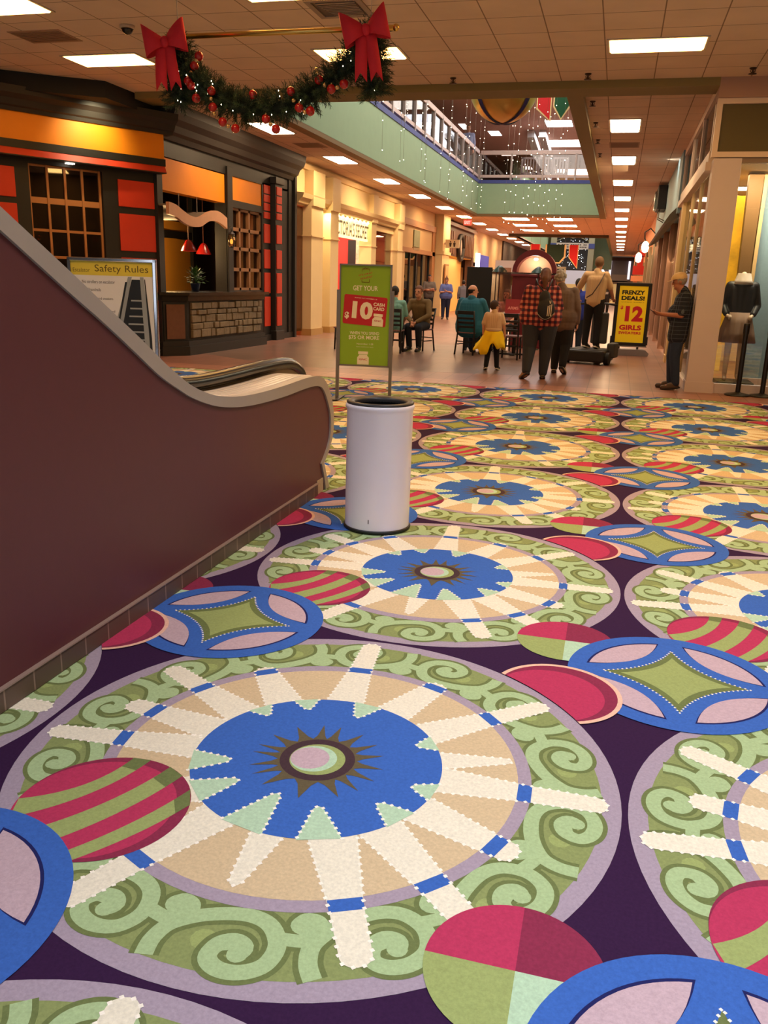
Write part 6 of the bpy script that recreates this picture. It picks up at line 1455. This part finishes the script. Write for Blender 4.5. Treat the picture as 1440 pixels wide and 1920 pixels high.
q = MB(); q.box(-.48, .56, -.34, .44, 1.60, 1.655, bev=.01); q.build('counter_ledge', km, kio)
arc = [(.50*math.cos(PI*k/20), 1.70+.50*math.sin(PI*k/20)) for k in range(21)]; arci = [(.40*math.cos(PI*k/20), 1.70+.37*math.sin(PI*k/20)) for k in range(21)]
q = MB(); ring = [(x+.04, z) for x, z in arc]; ri = [(x+.04, z) for x, z in arci]
vs = []; 
for (a, b), (c, d) in zip(ring, ri): vs += [(a, -.3, b), (c, -.3, d), (a, .4, b), (c, .4, d)]
fs = []
for i in range(20): k = 4*i; fs += [(k, k+1, k+5, k+4), (k+2, k, k+4, k+6), (k+1, k+3, k+7, k+5), (k+3, k+2, k+6, k+7)]
q.add(vs, fs); q.build('arch_roof', km, kio)
q = MB(); q.prism(ri, .30, .34, 'Y'); q.build('niche_back', mat('niche_cream', (236, 196, 164), .6), kio)
q = MB(); q.ell((.04, .1, 2.0), (.05, .05, .03)); q.build('niche_lamp', lightm('niche_glow', (255, 226, 180), 20.0), kio)
point('kiosk_lamp', (-1.91, 20.5, 1.97), (1, .8, .55), 7, .05)
q = MB(); q.box(-.46, -.445, -.25, -.12, 1.0, 1.4); q.build('price_tag', mat('tag_white', (230, 214, 206), .6), kio)
lp0 = None
for x, y, lb in ((-2.62, 19.75, 'green shaded lamp over the black display board'), (-1.76, 19.75, 'green shaded lamp beside the kiosk arch')):
    if lp0 is None:
        lp0 = thing('standing_lamp', lb, 'lamp', (x, y, FZ), 0, 'green shaded lamps')
        q = MB(); q.lathe([(.17, 1.68), (.15, 1.72), (.07, 1.79), (.03, 1.82), (0, 1.82)], n=20); q.build('lamp_shade', mat('lamp_green', (40, 74, 72), .3), lp0)
        q = MB(); q.cyl((0, 0, 0), (0, 0, 1.8), .012, .012); q.cyl((0, 0, 0), (0, 0, .02), .13, .12, n=20); q.build('stand', chM, lp0)
    else: dup(lp0, (x, y, FZ), 0, lb)
t = thing('hanging_sign', 'white hanging sign with dark lettering behind the display board', 'sign', (-2.9, 24.0, 1.95))
q = MB(); q.box(-.42, .42, -.02, .02, -.2, .1); q.build('panel', mat('hang_white', (226, 206, 204), .5), t); q = MB(); q.cyl((-.38, 0, -1.95+FZ), (-.38, 0, .1), .015, .015); q.cyl((.38, 0, -1.95+FZ), (.38, 0, .1), .015, .015); q.build('post', chM, t)
person('person in pink top sitting behind the red card sign', (-2.36, 19.3, FZ), rad(170), 1.70, base=SIT, top=mat('top_pink', (206, 140, 128), .85), sleeve='short', bottom=jean2, shoe=blkS, hair=hBr, style='long', vox=.013)
chair(-2.36, 19.28, rad(170), 'black chair behind the red card sign')
# white easel board
t = thing('white_frame_sign', 'white framed sign leaning behind the grey-haired person', 'sign', (-1.55, 21.2, FZ), rad(4))
q = MB()
for a in ((-.3, -.25, .9, 1.86), (.25, .3, .9, 1.86), (-.3, .3, 1.81, 1.86)): q.box(a[0], a[1], -.02, .02, a[2], a[3])
q.build('frame', mat('sign_ivory', (238, 220, 180)), t); q = MB(); q.box(-.25, .25, -.01, .01, .9, 1.81); q.build('panel', chM, t); q = MB(); q.box(-.3, -.26, -.02, .02, 0, .9); q.box(.26, .3, -.02, .02, 0, .9); q.build('leg', chM, t)
# mannequin in the window
bm = bmesh.new()
for s in (-1, 0, 1): capsule(bm, (s*.06, 0, .98), (s*.08, 0, 1.36), .085, .085)
capsule(bm, (-.15, 0, 1.39), (.15, 0, 1.39), .05, .05); capsule(bm, (0, 0, 1.40), (0, .01, 1.54), .05, .042)
for sx in (-1, 1): capsule(bm, (sx*.08, 0, .95), (sx*.09, .01, .5), .075, .05); capsule(bm, (sx*.09, .01, .5), (sx*.09, 0, .09), .05, .035); capsule(bm, (sx*.09, 0, .07), (sx*.10, -.14, .03), .034, .03); capsule(bm, (sx*.17, 0, 1.38), (sx*.23, .03, 1.1), .045, .036); capsule(bm, (sx*.23, .03, 1.1), (sx*.17, -.1, .95), .036, .025); ellb(bm, (sx*.14, -.15, .93), (.03, .06, .04))
fuse(bm, 'figure', mat('mannequin_skin', (230, 206, 176), .4), mq, .01, 4)
bm = bmesh.new()
for s in (-1, 0, 1): capsule(bm, (s*.06, 0, 1.0), (s*.09, 0, 1.33), .115, .105)
capsule(bm, (-.16, 0, 1.38), (.16, 0, 1.38), .068, .068)
for sx in (-1, 1): capsule(bm, (sx*.17, 0, 1.38), (sx*.24, .03, 1.1), .065, .058); capsule(bm, (sx*.24, .03, 1.1), (sx*.19, -.07, .98), .058, .045)
fuse(bm, 'jacket', mat('jacket_black', (20, 18, 18), .5), mq, .01, 4)
q = MB(); q.lathe([(.09, 1.56), (.12, 1.46), (.15, 1.40), (.11, 1.40), (.07, 1.5)], n=24); q.build('scarf', mat('scarf_white', (236, 220, 200), .9), mq)
q = MB(); vs = []; N = 40
for lv, (r, z) in enumerate(((.16, 1.0), (.19, .85), (.22, .7), (.24, .56))):
    for k in range(N): a = 2*PI*k/N; rr = r+.012*lv*math.sin(10*a); vs.append((rr*math.cos(a)*1.05, rr*math.sin(a)*.8, z))
q.add(vs, [(l*N+k, l*N+(k+1) % N, (l+1)*N+(k+1) % N, (l+1)*N+k) for l in range(3) for k in range(N)], None, True); o = q.build('skirt', mat('skirt_beige', (160, 130, 106), .8), mq, fixn=False); md = o.modifiers.new('s', 'SOLIDIFY'); md.thickness = .006
t = thing('display_plinth', 'dark low plinth with shoes under the mannequin', 'plinth', (1.76, 13.80, .032)); q = MB(); q.box(-.22, .30, -.3, .3, 0, .10, bev=.008); q.build('block', mat('plinth_dark', (40, 32, 28), .5), t)
